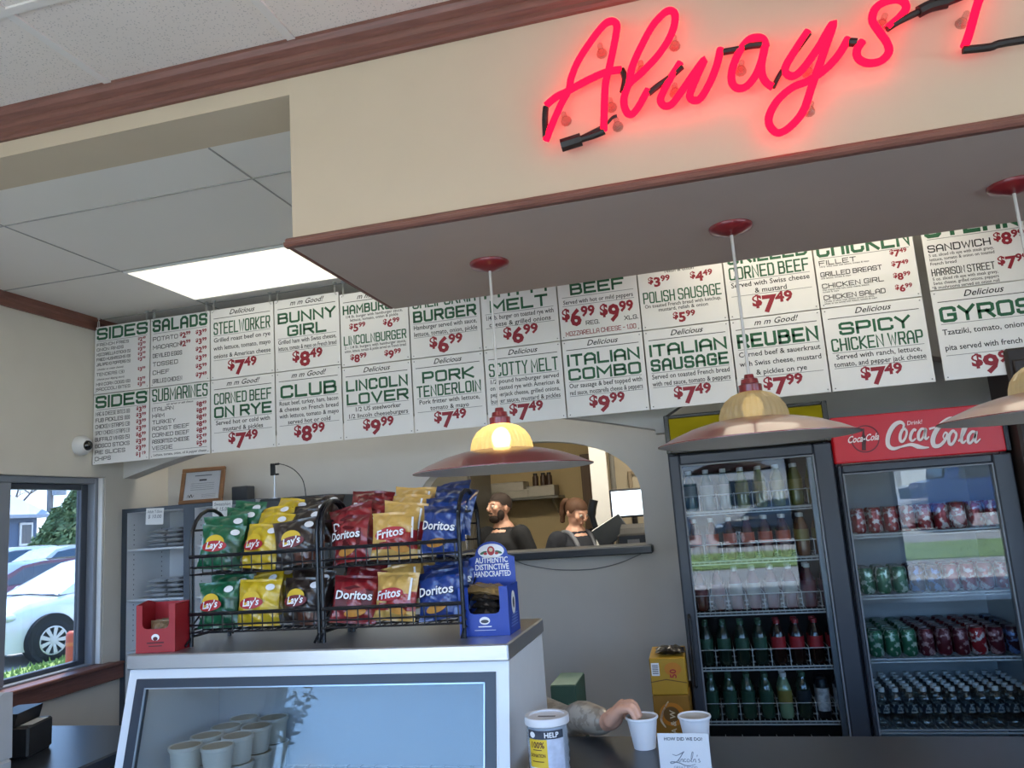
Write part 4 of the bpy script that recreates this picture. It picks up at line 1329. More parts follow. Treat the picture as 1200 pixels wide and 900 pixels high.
# donation jar
jar = thing('donation_jar', 'clear donation jar with white lid and yellow label', 'donation jar', (-.446, 1.955, .8602))
MB().lathe([(0, 0), (.050, 0), (.0525, .004), (.0525, .128), (.0505, .128), (.0505, .006), (0, .006)], 40, caps=False).build('jar_wall', glass('clear_plastic', (.92, .94, .95), .07, .5), jar)
MB().lathe([(.053, .118), (.0555, .12), (.0555, .134), (.0535, .1375), (.044, .1375), (.043, .134), (.034, .1325), (0, .1325)], 40).build('jar_lid', M('white_jar_lid', '#cfd0d4', .4, noise=.02), jar)
m = MB()
m.box(-.022, .022, -.003, .003, .1326, .1333)
m.build('coin_slot', INK, jar)
def JF(r_): return lambda x, y: (r_ * math.sin(x / r_), -r_ * math.cos(x / r_), y)
def cyl_patch(m, x0, x1, y0, y1, f, mat, n=12):
    for i in range(n):
        a = x0 + (x1 - x0) * i / n; b = x0 + (x1 - x0) * (i + 1) / n
        m.add([f(a, y0), f(b, y0), f(b, y1), f(a, y1)], [(0, 1, 2, 3)], mat)
m = MB()
J1, J2 = JF(.0530), JF(.0534)
cyl_patch(m, -.045, .052, .093, .112, J1, 0); cyl_patch(m, -.042, .008, .028, .092, J1, 1)
cyl_patch(m, .008, .052, .004, .0925, J1, 3); cyl_patch(m, -.045, .008, .004, .028, J1, 3)
text(m, 'HELP', .020, .0965, .0165, J2, 2, 'C', .022)
text(m, '100%', -.018, .073, .0195, J2, 4, 'C', .022, 0, .9)
cyl_patch(m, -.03, -.006, .067, .069, J2, 4, 3)
text(m, 'DONATION', -.018, .052, .011, J2, 4, 'C', .022, maxw=.042)
cyl_patch(m, -.034, -.002, .041, .043, J2, 4, 3)
text(m, 'HELPING', -.016, .014, .013, J2, 0, 'C', .022, maxw=.045)
ell(m, .018, .014, .008, .007, J2, 5); ell(m, .032, .012, .007, .008, J2, 6)
ell(m, -.03, .102, .008, .007, J2, 2)
m.build('label', [M('slate_print', '#2f3542', .5), YELI, WHITEI, M('pale_photo', '#b9bfd0', .5, noise=.2, scale=60), M('maroon_ink', '#4d0f14', .5), M('navy_print', '#20305c', .5), REDB], jar, fix=False)
bgm = MB().lathe([(0, .0065)] + [(.0496 - .003 * (k_ % 2), .008 + .011 * k_) for k_ in range(11)] + [(0, .12)], 26)
bgm.v = [(a * (1 - .03 * math.sin(9 * math.atan2(b, a) + 40 * c)), b * (1 - .03 * math.sin(9 * math.atan2(b, a) + 40 * c)), c) for a, b, c in bgm.v]
bgm.build('white_bag', M('crumpled_white_plastic', '#ccd0dc', .4, noise=.12, scale=50, bump=.3), jar)
# comment sign in an acrylic holder
sg = thing('counter_sign', 'white HOW DID WE DO? card in an acrylic stand', 'sign', (-.121, 1.985, .8602))
sg.rotation_euler = (0, 0, -.03)
MB().box(-.0605, .0605, .0, .0015, .001, .0835, .0004).build('card', PAPER, sg)
m = MB().box(-.062, .062, -.0022, -.0008, .001, .0845).box(-.062, .062, .0023, .0037, .001, .0845).box(-.062, .062, -.03, .035, 0, .0012)
m.build('acrylic_holder', glass('acrylic', (.98, .98, .99), .03, .4), sg)
m = MB()
SF2 = lambda x, y: (x, -.0004, y)
text(m, 'HOW DID WE DO?', 0, .0675, .0105, SF2, 0, 'C', .022, maxw=.104)
L1 = lambda pts, wds=(.0008, .0016, .0009): rbrush(m, [(-.0605 + (a - 645) / 380 * .121, .0845 - (b - 280) / 260 * .083) for a, b in pts], wds, SF2, 1, 5)
L1([(745, 432), (775, 440), (810, 425), (835, 412), (825, 420), (800, 455), (770, 485), (735, 497), (725, 490), (745, 485), (790, 492), (830, 508), (870, 510), (910, 500)], (.0014, .0024, .0018, .0026, .0012))
for pts in ([(793, 464), (790, 482), (798, 482)], [(804, 466), (803, 484)], [(804, 472), (814, 463), (819, 470), (818, 484), (824, 481)], [(843, 466), (832, 464), (827, 475), (833, 484), (845, 479)],
            [(862, 464), (851, 468), (851, 482), (861, 484), (868, 474), (862, 464)], [(872, 482), (890, 455), (900, 418), (893, 416), (883, 450), (881, 482), (890, 482)], [(898, 466), (896, 484)],
            [(897, 472), (908, 463), (913, 470), (911, 484), (918, 482)], [(930, 432), (926, 446)], [(944, 462), (934, 466), (942, 474), (946, 482), (932, 486)]):
    L1(pts, (.0013, .0018, .0013))
text(m, 'GREAT FOOD', 0, .0035, .009, SF2, 2, 'C', .022, maxw=.085)
m.build('lettering', [INK, GREYI, M('pale_grey_ink', '#9a9ca3', .6)], sg, fix=False)
# ------------------------------------------------------------------ on the side counter
rg = thing('cash_register', 'pale grey register at the left edge, beside the black printer', 'cash register', (-2.06, 1.80, .8602))
m = MB().box(-.16, .105, -.16, .05, 0, .06, .008).prism([(-.15, .06), (.05, .06), (.045, .235), (.02, .24), (-.06, .20)], lambda a, b, d: (d, a, b), -.15, .10)
m.build('register_body', M('register_grey', '#aaa9a7', .5, noise=.03), rg)
m = MB()
for i in range(4):
    for j in range(3): m.box(-.12 + .03 * i, -.098 + .03 * i, -.14 + .03 * j, -.118 + .03 * j, .0601, .068, .002)
m.build('key', M('dark_key', '#3a3c40', .5), rg)
pr_ = thing('receipt_printer', 'black receipt printer on the dark counter by the window', 'receipt printer', (-2.155, 2.07, .8602), .3)
m = MB().box(-.055, .055, -.07, .07, 0.004, .095, .006).prism([(-.055, .095), (.012, .095), (.022, .135), (-.055, .135)], lambda a, b, d: (a, d, b), -.07, .07)
m.box(-.05, -.03, -.06, .06, 0, .005).box(.03, .05, -.06, .06, 0, .005)
m.build('printer_body', BLACK, pr_)
MB().add([(.016, -.045, .0953), (.052, -.045, .0953), (.053, .045, .0953), (.018, .045, .0953), (.016, -.045, .0958), (.052, -.045, .0958), (.053, .045, .0958), (.018, .045, .0958)], [(3, 2, 1, 0), (4, 5, 6, 7), (0, 1, 5, 4), (1, 2, 6, 5), (2, 3, 7, 6), (3, 0, 4, 7)]).build('receipt_paper', PAPER, pr_)
m = MB().box(-.064, .064, 0, .045, 0, .022, .002)
m.build('box_body', REDC, rx2)
t2 = MB().add([(-.05, -.0005, .006), (.05, -.0005, .006), (.05, -.0005, .016), (-.05, -.0005, .016)], [(0, 1, 2, 3)])
t2.build('lettering', WHITEI, rx2, fix=False)

# ------------------------------------------------------------------ drink coolers
CBODY = M('charcoal_cooler', '#2f353e', .4, noise=.05)
CBLK = M('cooler_black', '#14161a', .45, noise=.05)
RAIL = M('white_shelf_rail', '#c9cbcb', .4, noise=.02)
GASKC = M('grey_gasket', '#6d7278', .45, noise=.03)
YC, YBK = 3.45, 3.985
def cooler(label, x0, x1, H, hz, frame, inner, shelves, loops, gl, strip):
    r = thing('drink_cooler', label, 'drink cooler', ((x0 + x1) / 2, YC, 0), 0, 'upright glass door drink coolers')
    B = lambda m, nm, mt, par=r: m.build(nm, mt, par, world=par is r)
    m = MB()
    m.box(x0, x0 + .03, YC + .055, YBK, .02, H, .004).box(x1 - .03, x1, YC + .055, YBK, .02, H, .004)
    m.box(x0 + .03, x1 - .03, YC + .055, YBK, H - .03, H, .003).box(x0 + .03, x1 - .03, YC + .06, YBK, .02, .22, .003)
    m.box(x0 + .03, x1 - .03, YBK - .03, YBK, .22, H - .03)
    B(m, 'cabinet', CBODY)
    m = MB()
    a, b = x0 + .0305, x1 - .0305
    t = .004
    m.box(a, a + t, YC + .06, YBK - .031, .221, hz).box(b - t, b, YC + .06, YBK - .031, .221, hz).box(a + t, b - t, YBK - .031 - t, YBK - .031, .221, hz)
    m.box(a + t, b - t, YC + .06, YBK - .031 - t, .221, .225).box(a + t, b - t, YC + .06, YBK - .031 - t, hz - t, hz)
    B(m, 'liner', inner)
    # door: frame, gasket, pane, handle
    fl, fr, fb, ft = frame
    dz0, dz1 = .23, hz - .008
    m = MB()
    m.box(x0 + .004, x0 + fl, YC, YC + .045, dz0, dz1, .006).box(x1 - fr, x1 - .004, YC, YC + .045, dz0, dz1, .006)
    m.box(x0 + fl, x1 - fr, YC, YC + .045, dz0, dz0 + fb, .006).box(x0 + fl, x1 - fr, YC, YC + .045, dz1 - ft, dz1, .006)
    B(m, 'door_frame', CBODY)
    g0, g1, gz0, gz1 = x0 + fl, x1 - fr, dz0 + fb, dz1 - ft
    m = MB()
    for q in ((g0, g0 + .006), (g1 - .006, g1)): m.box(q[0], q[1], YC + .004, YC + .04, gz0, gz1)
    m.box(g0 + .006, g1 - .006, YC + .004, YC + .04, gz1 - .006, gz1).box(g0 + .006, g1 - .006, YC + .004, YC + .04, gz0, gz0 + .006)
    B(m, 'door_gasket', GASKC)
    B(MB().box(g0 + .006, g1 - .006, YC + .016, YC + .022, gz0 + .006, gz1 - .006), 'glass_pane', gl)
    if strip:
        B(MB().box(g1 - .03, g1 - .0065, YC + .023, YC + .04, gz0 + .007, gz1 - .007, .002), 'inner_strip', M('aluminium_strip', '#7d838a', .35, metal=.6, noise=.03))
    m = MB()
    hx = x1 - fr * .45 if not strip else x0 + fl * .45
    m.tube([(hx, YC - .001, .72), (hx, YC - .03, .73), (hx, YC - .03, 1.0), (hx, YC - .001, 1.01)], .007, 8)
    B(m, 'door_handle', CBLK)
    m = MB()
    for k_ in range(7): m.box(x0 + .03, x1 - .03, YC + .01, YC + .05, .035 + .026 * k_, .048 + .026 * k_)
    m.box(x0 + .004, x0 + .03, YC + .005, YC + .054, .02, .222).box(x1 - .03, x1 - .004, YC + .005, YC + .054, .02, .222).box(x0 + .03, x1 - .03, YC + .051, YC + .054, .02, .222)
    B(m, 'grille', CBLK)
    m = MB()
    for q in (x0 + .06, x1 - .06):
        for y in (YC + .10, YBK - .08): m.lathe([(.02, 0), (.02, .02)], 12, (q, y, 0))
    B(m, 'foot', CBLK)
    ins0, ins1 = a + t + .001, b - t - .001
    for z in shelves:
        m = MB()
        for dz in (-.002, -.014): m.box(ins0, ins1, YC + .068, YC + .074, z + dz - .005, z + dz)
        for k_ in range(28):
            x = ins0 + .008 + (ins1 - ins0 - .016) * k_ / 27
            m.box(x - .001, x + .001, YC + .074, YBK - .06, z - .006, z - .003)
            m.box(x - .001, x + .001, YC + .0675, YC + .0685, z - .019, z - .002)
        for y in (YC + .2, YC + .33, YBK - .065): m.box(ins0, ins1, y, y + .004, z - .012, z - .006)
        if loops:
            n = 8
            for k_ in range(n + 1):
                x = ins0 + .004 + (ins1 - ins0 - .008) * k_ / n
                m.tube([(x, YC + .07, z), (x, YC + .07, z + .068), (x, YC + .09, z + .072), (x, YBK - .08, z + .055)], .0017, 5)
            m.tube([(ins0 + .004, YC + .07, z + .068), (ins1 - .004, YC + .07, z + .068)], .0017, 5)
        B(m, 'shelf', RAIL)
    return r, ins0, ins1
LSH = (1.44, 1.225, 1.01, .783, .565, .345)
cl_, la, lb = cooler('tall charcoal drink cooler with yellow lit header, full of bottles', -.155, .530, 1.87, 1.70, (.05, .078, .05, .045), CBLK, LSH, True, glass('cooler_glass', (.86, .90, .92), .055, .6), True)
m = MB()
hx0, hx1, hz0, hz1 = -.155, .530, 1.70, 1.87
m.box(hx0, hx0 + .022, YC - .004, YC + .054, hz0, hz1, .003).box(hx1 - .022, hx1, YC - .004, YC + .054, hz0, hz1, .003)
m.box(hx0 + .022, hx1 - .022, YC - .004, YC + .054, hz1 - .016, hz1, .003).box(hx0 + .022, hx1 - .022, YC - .004, YC + .054, hz0, hz0 + .016, .003)
m.build('header_frame', M('dark_olive_frame', '#3a382e', .4, noise=.05), cl_, world=True)
def lit_sign(name, c0, c1, sa, sb, px):
    """plastic sign front lit by a short tube inside it: brighter around the tube"""
    m = emis(name, (1, 1, 1), 1.)
    n = m.node_tree
    em = [q for q in n.nodes if q.type == 'EMISSION'][0]
    for l in list(em.inputs[0].links): n.links.remove(l)
    em.inputs[0].default_value = lin(c0) + (1,)
    em.inputs[1].default_value = sa
    return m
MB().box(hx0 + .0225, hx1 - .0225, YC + .004, YC + .008, hz0 + .0165, hz1 - .0165).build('header_panel', emis('lit_yellow_sign', lin('#a3981f'), .105, .5, (3, 1, 5), 2.2), cl_, world=True)
RSH = (1.303, 1.055, .803, .53)
cr_, ra, rb_ = cooler('tall charcoal drink cooler with red script header, full of cans', .535, 1.195, 1.795, 1.60, (.02, .075, .05, .035), M('grey_liner', '#b9bcbe', .5, noise=.03), RSH, False, glass('cooler_glass_grey', (.86, .90, .92), .055, .6), False)
CRED = M('red_sign_panel', '#97121c', .35, noise=.06, scale=8, emit='#c01420', estr=.06)
MB().box(.535, 1.175, YC - .003, YC + .054, 1.60, 1.793, .004).build('header_panel', CRED, cr_, world=True)
MB().box(1.1755, 1.195, YC + .0, YC + .054, 1.60, 1.793, .003).build('header_end', CBODY, cr_, world=True)
CN = YC - .0036
CP = lambda a, b: tuple(onY(970 + a / 5.4545, 470 + b / 5.4545, CN))
def CPo(e): return lambda a, b: tuple(onY(970 + a / 5.4545, 470 + b / 5.4545, CN - e))
m = MB()
def S_(pts, wds, f=CP, mat=0): rbrush(m, pts, [q * 1.1 for q in wds], f, mat, 6)
for f, mat, dx in ((CPo(0), 1, 3), (CPo(.0006), 0, 0)):
    D = lambda pts: [(a + dx, b + dx) for a, b in pts]
    S_(D([(482, 172), (486, 150), (465, 135), (430, 150), (400, 190), (384, 240), (388, 285), (420, 304), (470, 292), (530, 278), (575, 290), (612, 297), (648, 296)]), (12, 14, 20, 26, 27, 26, 25, 20, 11, 18, 26, 16, 6), f, mat)
    S_(D([(500, 178), (480, 182), (464, 215), (464, 250), (478, 258), (496, 235), (505, 200), (498, 180)]), (15, 17, 18, 17, 14, 13, 14), f, mat)
    S_(D([(564, 190), (552, 182), (535, 205), (528, 240), (542, 254), (564, 238)]), (14, 15, 18, 17, 13, 8), f, mat)
    S_(D([(620, 180), (600, 178), (582, 205), (580, 240), (594, 248), (612, 225), (626, 178), (622, 225), (630, 243), (648, 226)]), (14, 15, 18, 17, 13, 13, 16, 17, 12, 7), f, mat)
    S_(D([(648, 178), (686, 168)]), (12, 12), f, mat)
    S_(D([(820, 138), (818, 116), (780, 112), (730, 145), (690, 195), (672, 245), (680, 284), (715, 284), (748, 252), (764, 215), (752, 200), (738, 225), (748, 250)]), (12, 14, 22, 26, 28, 28, 26, 20, 17, 14, 10, 8, 6), f, mat)
    S_(D([(812, 195), (796, 192), (776, 225), (776, 268), (792, 276), (812, 250), (822, 215), (812, 196)]), (15, 17, 19, 18, 15, 14, 15), f, mat)
    S_(D([(835, 258), (866, 215), (892, 150), (888, 128), (872, 150), (858, 215), (856, 256), (868, 266), (884, 250)]), (10, 13, 15, 13, 15, 19, 18, 13, 8), f, mat)
    S_(D([(945, 200), (922, 196), (900, 225), (898, 260), (912, 268), (934, 240), (950, 196), (942, 245), (950, 264), (976, 240)]), (14, 15, 18, 17, 14, 13, 16, 17, 12, 6), f, mat)
text(m, 'Drink!', 555, -122, 38, lambda x, y: CP(x, -y - 4.5 * (x - 555) / 40 + 30 - 3), 0, 'C', 0., .05)
m.build('script_lettering', [M('sign_white', '#d7d0cc', .4, noise=.02), M('dark_red_shade', '#54090f', .4)], cr_, world=True, fix=False)
m = MB()
for k_ in range(40):
    a, b = 2 * pi * k_ / 40, 2 * pi * (k_ + 1) / 40
    m.add([CP(240 + 92 * math.cos(a), 242 + 88 * math.sin(a)), CP(240 + 92 * math.cos(b), 242 + 88 * math.sin(b)), CP(240 + 84 * math.cos(b), 242 + 80 * math.sin(b)), CP(240 + 84 * math.cos(a), 242 + 80 * math.sin(a))], [(0, 1, 2, 3)], 1)
bt = [(218, 315), (245, 315), (244, 270), (248, 240), (236, 215), (234, 175), (222, 175), (220, 215), (212, 242), (218, 270)]
m.add([CPo(.0004)(a, b) for a, b in bt], [tuple(range(10))], 2)
text(m, 'Coca-Cola', 225, 0, 62, lambda x, y: CPo(.0008)(x, 258 - y - (x - 225) * .12), 0, 'C', .022, .3, .75)
m.build('roundel', [M('sign_white', '#d7d0cc'), M('dark_red_shade', '#54090f'), M('bottle_print', '#3d0d10', .5)], cr_, world=True, fix=False)
m = MB().box(1.205, 1.85, 3.38, 3.62, 0, 2.0, .01)
o = m.build('tall_cabinet', M('dark_brown_panel', '#2a2220', .5, noise=.1))
tag(o, 'tall dark brown cabinet at the right edge beside the red-topped cooler', 'cabinet')
MB().box(1.225, 1.83, 3.366, 3.3795, .1, 1.95, .005).build('door', M('dark_brown_panel', '#2a2220'), o)
MB().tube([(1.27, 3.366, .9), (1.27, 3.34, .91), (1.27, 3.34, 1.1), (1.27, 3.366, 1.11)], .006, 8).build('door_handle', STEEL, o)

# ------------------------------------------------------------------ bottles and cans
def liq(n, c, rough=.12): return M('drink_' + n, c, rough, noise=.12, scale=14, spec=.7, coat=.4)
def swirl(name, c0, c1, thr=.5, scale=18):
    """printed can: two colours parted by soft bands"""
    if name in MATS: return MATS[name]
    m = M(name, c0, .28, metal=.35, spec=.6)
    n = m.node_tree
    x = [q for q in n.nodes if q.type == 'MIX'][0]
    nz = [q for q in n.nodes if q.type == 'TEX_NOISE'][0]
    nz.inputs['Scale'].default_value = scale
    r = n.nodes.new('ShaderNodeValToRGB')
    r.color_ramp.elements[0].position = thr - .03
    r.color_ramp.elements[1].position = thr + .03
    n.links.new(nz.outputs['Fac'], r.inputs[0])
    n.links.new(r.outputs[0], x.inputs['Factor'])
    x.inputs[6].default_value = lin(c0) + (1,)
    x.inputs[7].default_value = lin(c1) + (1,)
    return m
BOTTLE = [(0, .002), (.022, 0), (.0275, .006), (.0285, .03), (.0275, .05), (.0285, .075), (.0285, .105), (.026, .125), (.018, .147), (.0125, .16), (.0115, .176)]
WATER = [(0, .002), (.021, 0), (.0245, .005), (.0245, .04), (.0235, .046), (.0245, .052), (.0245, .10), (.022, .115), (.013, .13), (.0105, .136), (.0105, .146)]
TALLC = [(0, .004), (.02, 0), (.026, .012), (.0265, .14), (.022, .152), (.022, .155), (0, .1535)]
DP = {}
def drink(kind, body, cap, label_c, prof=None):
    key = (kind, body.name, cap and cap.name, label_c and label_c.name)
    if key in DP: return dup(DP[key])
    if kind == 'can':
        o = MB().lathe([(0, .005), (.019, .004), (.021, 0), (.0275, .009), (.0285, .013), (.0285, .092), (.0275, .096), (.0225, .1035), (.0225, .105)], 20).build('soda_can', body)
        m = MB().lathe([(.0225, .1045), (.0232, .106), (.0215, .106), (.0205, .1035), (0, .1035)], 18)
        m.box(-.005, .005, -.011, .004, .1036, .1048, .0005)
        m.build('can_lid', M('silver_lid', '#a9adb2', .3, metal=.8, noise=.03), o)
    else:
        P_ = prof or BOTTLE
        o = MB().lathe(P_, 18).build({'tall': 'energy_can', 'water': 'water_bottle'}.get(kind, 'soda_bottle'), body)
        z = P_[-1][1]; rr = P_[-1][0]
        if cap: MB().lathe([(rr + .0015, z - .012), (rr + .002, z + .003), (rr + .001, z + .005), (0, z + .005)], 14).build('bottle_cap', cap, o)
        if label_c:
            z0, z1, r_ = {'water': (.055, .088, .0249), 'tall': (.03, .12, .0268)}.get(kind, (.062, .112, .0289))
            MB().lathe([(r_ - .0004, z0), (r_, z0 + .001), (r_, z1 - .001), (r_ - .0004, z1)], 18).v and None
            m = MB()
            seg = 18
            vs = [(r_ * math.cos(2 * pi * k_ / seg), r_ * math.sin(2 * pi * k_ / seg), z) for z in (z0, z1) for k_ in range(seg)]
            m.add(vs, [(k_, (k_ + 1) % seg, seg + (k_ + 1) % seg, seg + k_) for k_ in range(seg)], 0, True)
            m.build('bottle_label', label_c, o)
    bpy.context.view_layer.update()
    DP[key] = o
    return o
CAPW = M('white_cap', '#cfcfcb', .4, noise=.02)
CAPK = M('black_cap', '#1b1b1d', .4, noise=.02)
CAPR = M('red_cap', '#8f1c22', .4, noise=.02)
CAPG = M('green_cap', '#35553f', .4, noise=.02)
tea, cola, lime, dkgreen, lemon, pink, teal = (liq('tea', '#4a1c12'), liq('cola', '#1d0d0a'), liq('lime', '#2f4a3a'), liq('green', '#1a2a22'), liq('lemon', '#66682c'), liq('pink', '#54262e'), liq('teal', '#274a4a'))
pale = liq('pale_green', '#7f9a78')
rosy = liq('rose', '#4e1f28')
lred = M('label_red', '#a5222a', .4, noise=.12, scale=50)
lor = M('label_orange', '#a8472a', .4, noise=.2, scale=50)
lgr = M('label_green', '#2a4f3e', .4, noise=.2, scale=50)
lyl = M('label_yellow', '#857636', .4, noise=.2, scale=50)
lma = M('label_maroon', '#5e1d2c', .4, noise=.2, scale=50)
lwh = M('label_white', '#767a77', .4, noise=.15, scale=60)
ldk = M('label_dark', '#1c2730', .4, noise=.3, scale=60)
rows = [
 [('teal bottle', teal, CAPW, lwh)] * 3 + [('lemon bottle', lemon, CAPW, lyl)] * 5,
 [('dark tea bottle', tea, CAPW, lor)] * 3 + [('rose bottle', rosy, CAPW, lor)] * 3 + [('amber bottle', liq('amber', '#6e4426'), CAPW, lyl)] * 2,
 [('dark berry bottle', tea, CAPK, lma)] * 2 + [('pink bottle', pink, CAPW, lwh)] * 4 + [('rose bottle', rosy, CAPW, lma)] * 2,
 [('dark green bottle', dkgreen, CAPG, lgr)] * 4 + [('cola bottle', cola, CAPR, lred)] * 4,
 [('green bottle', lime, CAPG, lgr)] * 4 + [('pale green bottle', pale, CAPW, lyl), ('dark green bottle', dkgreen, CAPG, ldk)] + [('tall black can', None, None, None)] * 2,
 [('cola bottle', cola, CAPK, ldk)] * 8]
SHN = ['top', 'second', 'third', 'fourth', 'fifth', 'bottom']
tallb = M('tall_can_black', '#15171b', .3, metal=.3, noise=.1)
for si, (z, row) in enumerate(zip(LSH, rows)):
    if si == 5: continue
    for ci, (nm, body, cap, lab) in enumerate(row):
        for ri in range(2):
            if nm == 'tall black can': o = drink('tall', tallb, None, M('tall_can_print', '#c9ccd0', .4, noise=.9, scale=60), TALLC)
            else: o = drink('bottle', body, cap, lab)
            p = (lb - la - .012) / 8
            o.location = (la + .006 + p * (ci + .5), YC + .108 + ri * .066, z + .0005)
            o.rotation_euler = (0, 0, random.uniform(0, 6.28))
            tag(o, '%s, %s from left, %s row, %s shelf of the yellow-topped cooler' % (nm, ORD[ci], ('front', 'second')[ri], SHN[si]), 'can' if 'can' in nm else 'bottle', 'drinks in the yellow-topped cooler')
canred = swirl('can_red', '#8e1820', '#c9bbb8', .555, 42)
cangreen = swirl('can_green', '#2f6b4c', '#b3c7b8', .56, 42)
canmar = swirl('can_maroon', '#571420', '#a98789', .56, 42)
candark = swirl('can_dark', '#35141f', '#5f78a6', .55, 42)
cw = .0655
def cans(z, cols, depth, shelf):
    n = len(cols)
    for ci, (nm, mt) in enumerate(cols):
        for ri in range(depth):
            o = drink('can', mt, None, None)
            o.location = (ra + .038 + ci * (rb_ - ra - .076) / (n - 1), YC + .112 + ri * .062, z + .0005)
            o.rotation_euler = (0, 0, random.uniform(0, 6.28))
            tag(o, '%s can, %s from left, %s row, %s shelf of the red-topped cooler' % (nm, ORD[ci], 'front' if ri == 0 else ORD[ri], shelf), 'can', 'cans in the red-topped cooler')
G_, R_, Mm, D_ = ('green soda', cangreen), ('red soda', canred), ('maroon soda', canmar), ('dark soda', candark)
cans(1.303, [R_] * 9, 2, 'top')
cans(1.055, [G_] * 3 + [D_] * 2 + [R_] * 4, 3, 'second')
cans(.803, [G_] * 3 + [Mm] * 3 + [R_, Mm, D_], 6, 'third')
clear = glass('clear_bottle', (.80, .83, .83), .10, .7)
lab_w = swirl('water_label', '#20303c', '#a9b3b4', .52, 60)
for ci in range(11):
    for ri in range(6):
        o = drink('water', clear, CAPW, lab_w, WATER)
        o.location = (ra + .032 + ci * (rb_ - ra - .064) / 10, YC + .108 + ri * .056, .5305)
        tag(o, 'clear water bottle, %s from left, %s row, lowest shelf of the red-topped cooler' % (ORD[ci], 'front' if ri == 0 else ORD[ri]), 'water bottle', 'water bottles in the red-topped cooler')

# ------------------------------------------------------------------ shelving left of the racks
SHF = M('shelf_grey', '#e3e6e9', .5, noise=.02)
DFR = M('slate_edge', '#3c444d', .45, noise=.05)
sh = thing('shelving_unit', 'tall slate-edged shelving unit against the back wall by the window', 'shelving unit', (-2.73, 3.64, 0))
sx0, sx1, sy0, sy1 = XL + .003, -2.315, 3.62, 3.985
m = MB()
for a, b in ((sx0, sx0 + .03), (-2.752, -2.688), (sx1 - .03, sx1)): m.box(a, b, sy0 + .003, sy1, 0, 1.636)
m.box(sx0, sx1, sy0 + .003, sy1, 1.6365, 1.658).box(sx0, sx1, sy1 - .012, sy1 - .0005, 0, 1.636)
m.build('carcass', SHF, sh, world=True)
m = MB()
for a, b in ((sx0, sx0 + .034), (-2.754, -2.686), (sx1 - .034, sx1)): m.box(a, b, sy0, sy0 + .0028, 0, 1.66, .0008)
m.box(sx0 + .034, -2.754, sy0, sy0 + .0028, 1.638, 1.66, .0008).box(-2.686, sx1 - .034, sy0, sy0 + .0028, 1.638, 1.66, .0008)
m.box(sx0, sx1, sy0 + .003, sy1, 1.6581, 1.6605)
m.build('edge_band', DFR, sh, world=True)
for a, b in ((sx0 + .031, -2.753), (-2.687, sx1 - .031)):
    for z in (1.44, 1.172, .90, .60, .30):
        m = MB().box(a, b, sy0 + .012, sy1 - .013, z - .012, z, .002)
        m.build('shelf', M('pale_shelf_board', '#c3c7ca', .45, noise=.02), sh, world=True)
m = MB()
for x in (sx0 + .0302, -2.7522 - .0006, -2.6876, sx1 - .0308):
    for y in (sy0 + .06, sy1 - .08):
        for k_ in range(24): m.add([(x, y - .003, .95 + .027 * k_ - .003), (x, y + .003, .95 + .027 * k_ - .003), (x, y + .003, .95 + .027 * k_ + .003), (x, y - .003, .95 + .027 * k_ + .003), (x + .0004, y - .003, .95 + .027 * k_ - .003), (x + .0004, y + .003, .95 + .027 * k_ - .003), (x + .0004, y + .003, .95 + .027 * k_ + .003), (x + .0004, y - .003, .95 + .027 * k_ + .003)], [(3, 2, 1, 0), (4, 5, 6, 7)])
m.build('peg_hole', DFR, sh, world=True, fix=False)
m = MB().box(-2.305, -1.89, 3.64, 3.985, 0, 1.655, .006)
bk = m.build('black_cabinet', M('charcoal_board', '#3b4045', .5, noise=.05))
tag(bk, 'charcoal cabinet behind the left snack rack, right of the shelving unit', 'cabinet')
MB().box(-2.295, -1.90, 3.622, 3.6395, .05, 1.645, .004).build('door', M('charcoal_board', '#3b4045'), bk)
MB().tube([(-1.93, 3.6225, .95), (-1.93, 3.60, .96), (-1.93, 3.60, 1.1), (-1.93, 3.6225, 1.11)], .005, 8).build('door_handle', STEEL, bk)
# folded garments
ZEB = swirl('zebra_cloth', '#d3d5d6', '#33353a', .60, 16)
for s_, (zz, nm) in enumerate(((1.4405, 'upper'), (1.1725, 'lower'))):
    zc = zz
    for i in range(4):
        m = MB()
        rnd = random.Random(40 + s_ * 7 + i)
        n1, n2 = 16, 12
        w_, d_, t = .262 - .010 * i + rnd.uniform(-.01, .01), .24, .0245
        vs, fs = [], []
        for lay in (0, 1):
            for j in range(n2 + 1):
                for k_ in range(n1 + 1):
                    u, v = -1 + 2 * k_ / n1, -1 + 2 * j / n2
                    e_ = (1 - abs(u) ** 6) * (1 - abs(v) ** 6)
                    zt = t * .5 + (t * .5 * e_ + .003 * math.sin(5 * u + i) * math.sin(4 * v + s_) * e_) * (1 if lay else -1)
                    vs.append((u * w_ / 2 * (1 + .02 * math.sin(6 * v + i)), v * d_ / 2, max(0, zt)))
        q = (n1 + 1) * (n2 + 1)
        for lay in (0, 1):
            for j in range(n2):
                for k_ in range(n1):
                    a = lay * q + j * (n1 + 1) + k_
                    fs.append((a, a + 1, a + n1 + 2, a + n1 + 1) if lay else (a + n1 + 1, a + n1 + 2, a + 1, a))
        m.add(vs, fs, 0, True)
        o = m.build('folded_shirt', ZEB)
        o.location = (-2.893 + rnd.uniform(-.008, .008), 3.765, zc)
        o.rotation_euler = (0, 0, rnd.uniform(-.06, .06))
        zc += .025
        tag(o, 'folded black and white shirt, %s in the stack on the %s shelf' % (('bottom', 'second from bottom', 'third from bottom', 'top')[i], nm), 'folded shirt', 'folded shirts on the shelves')
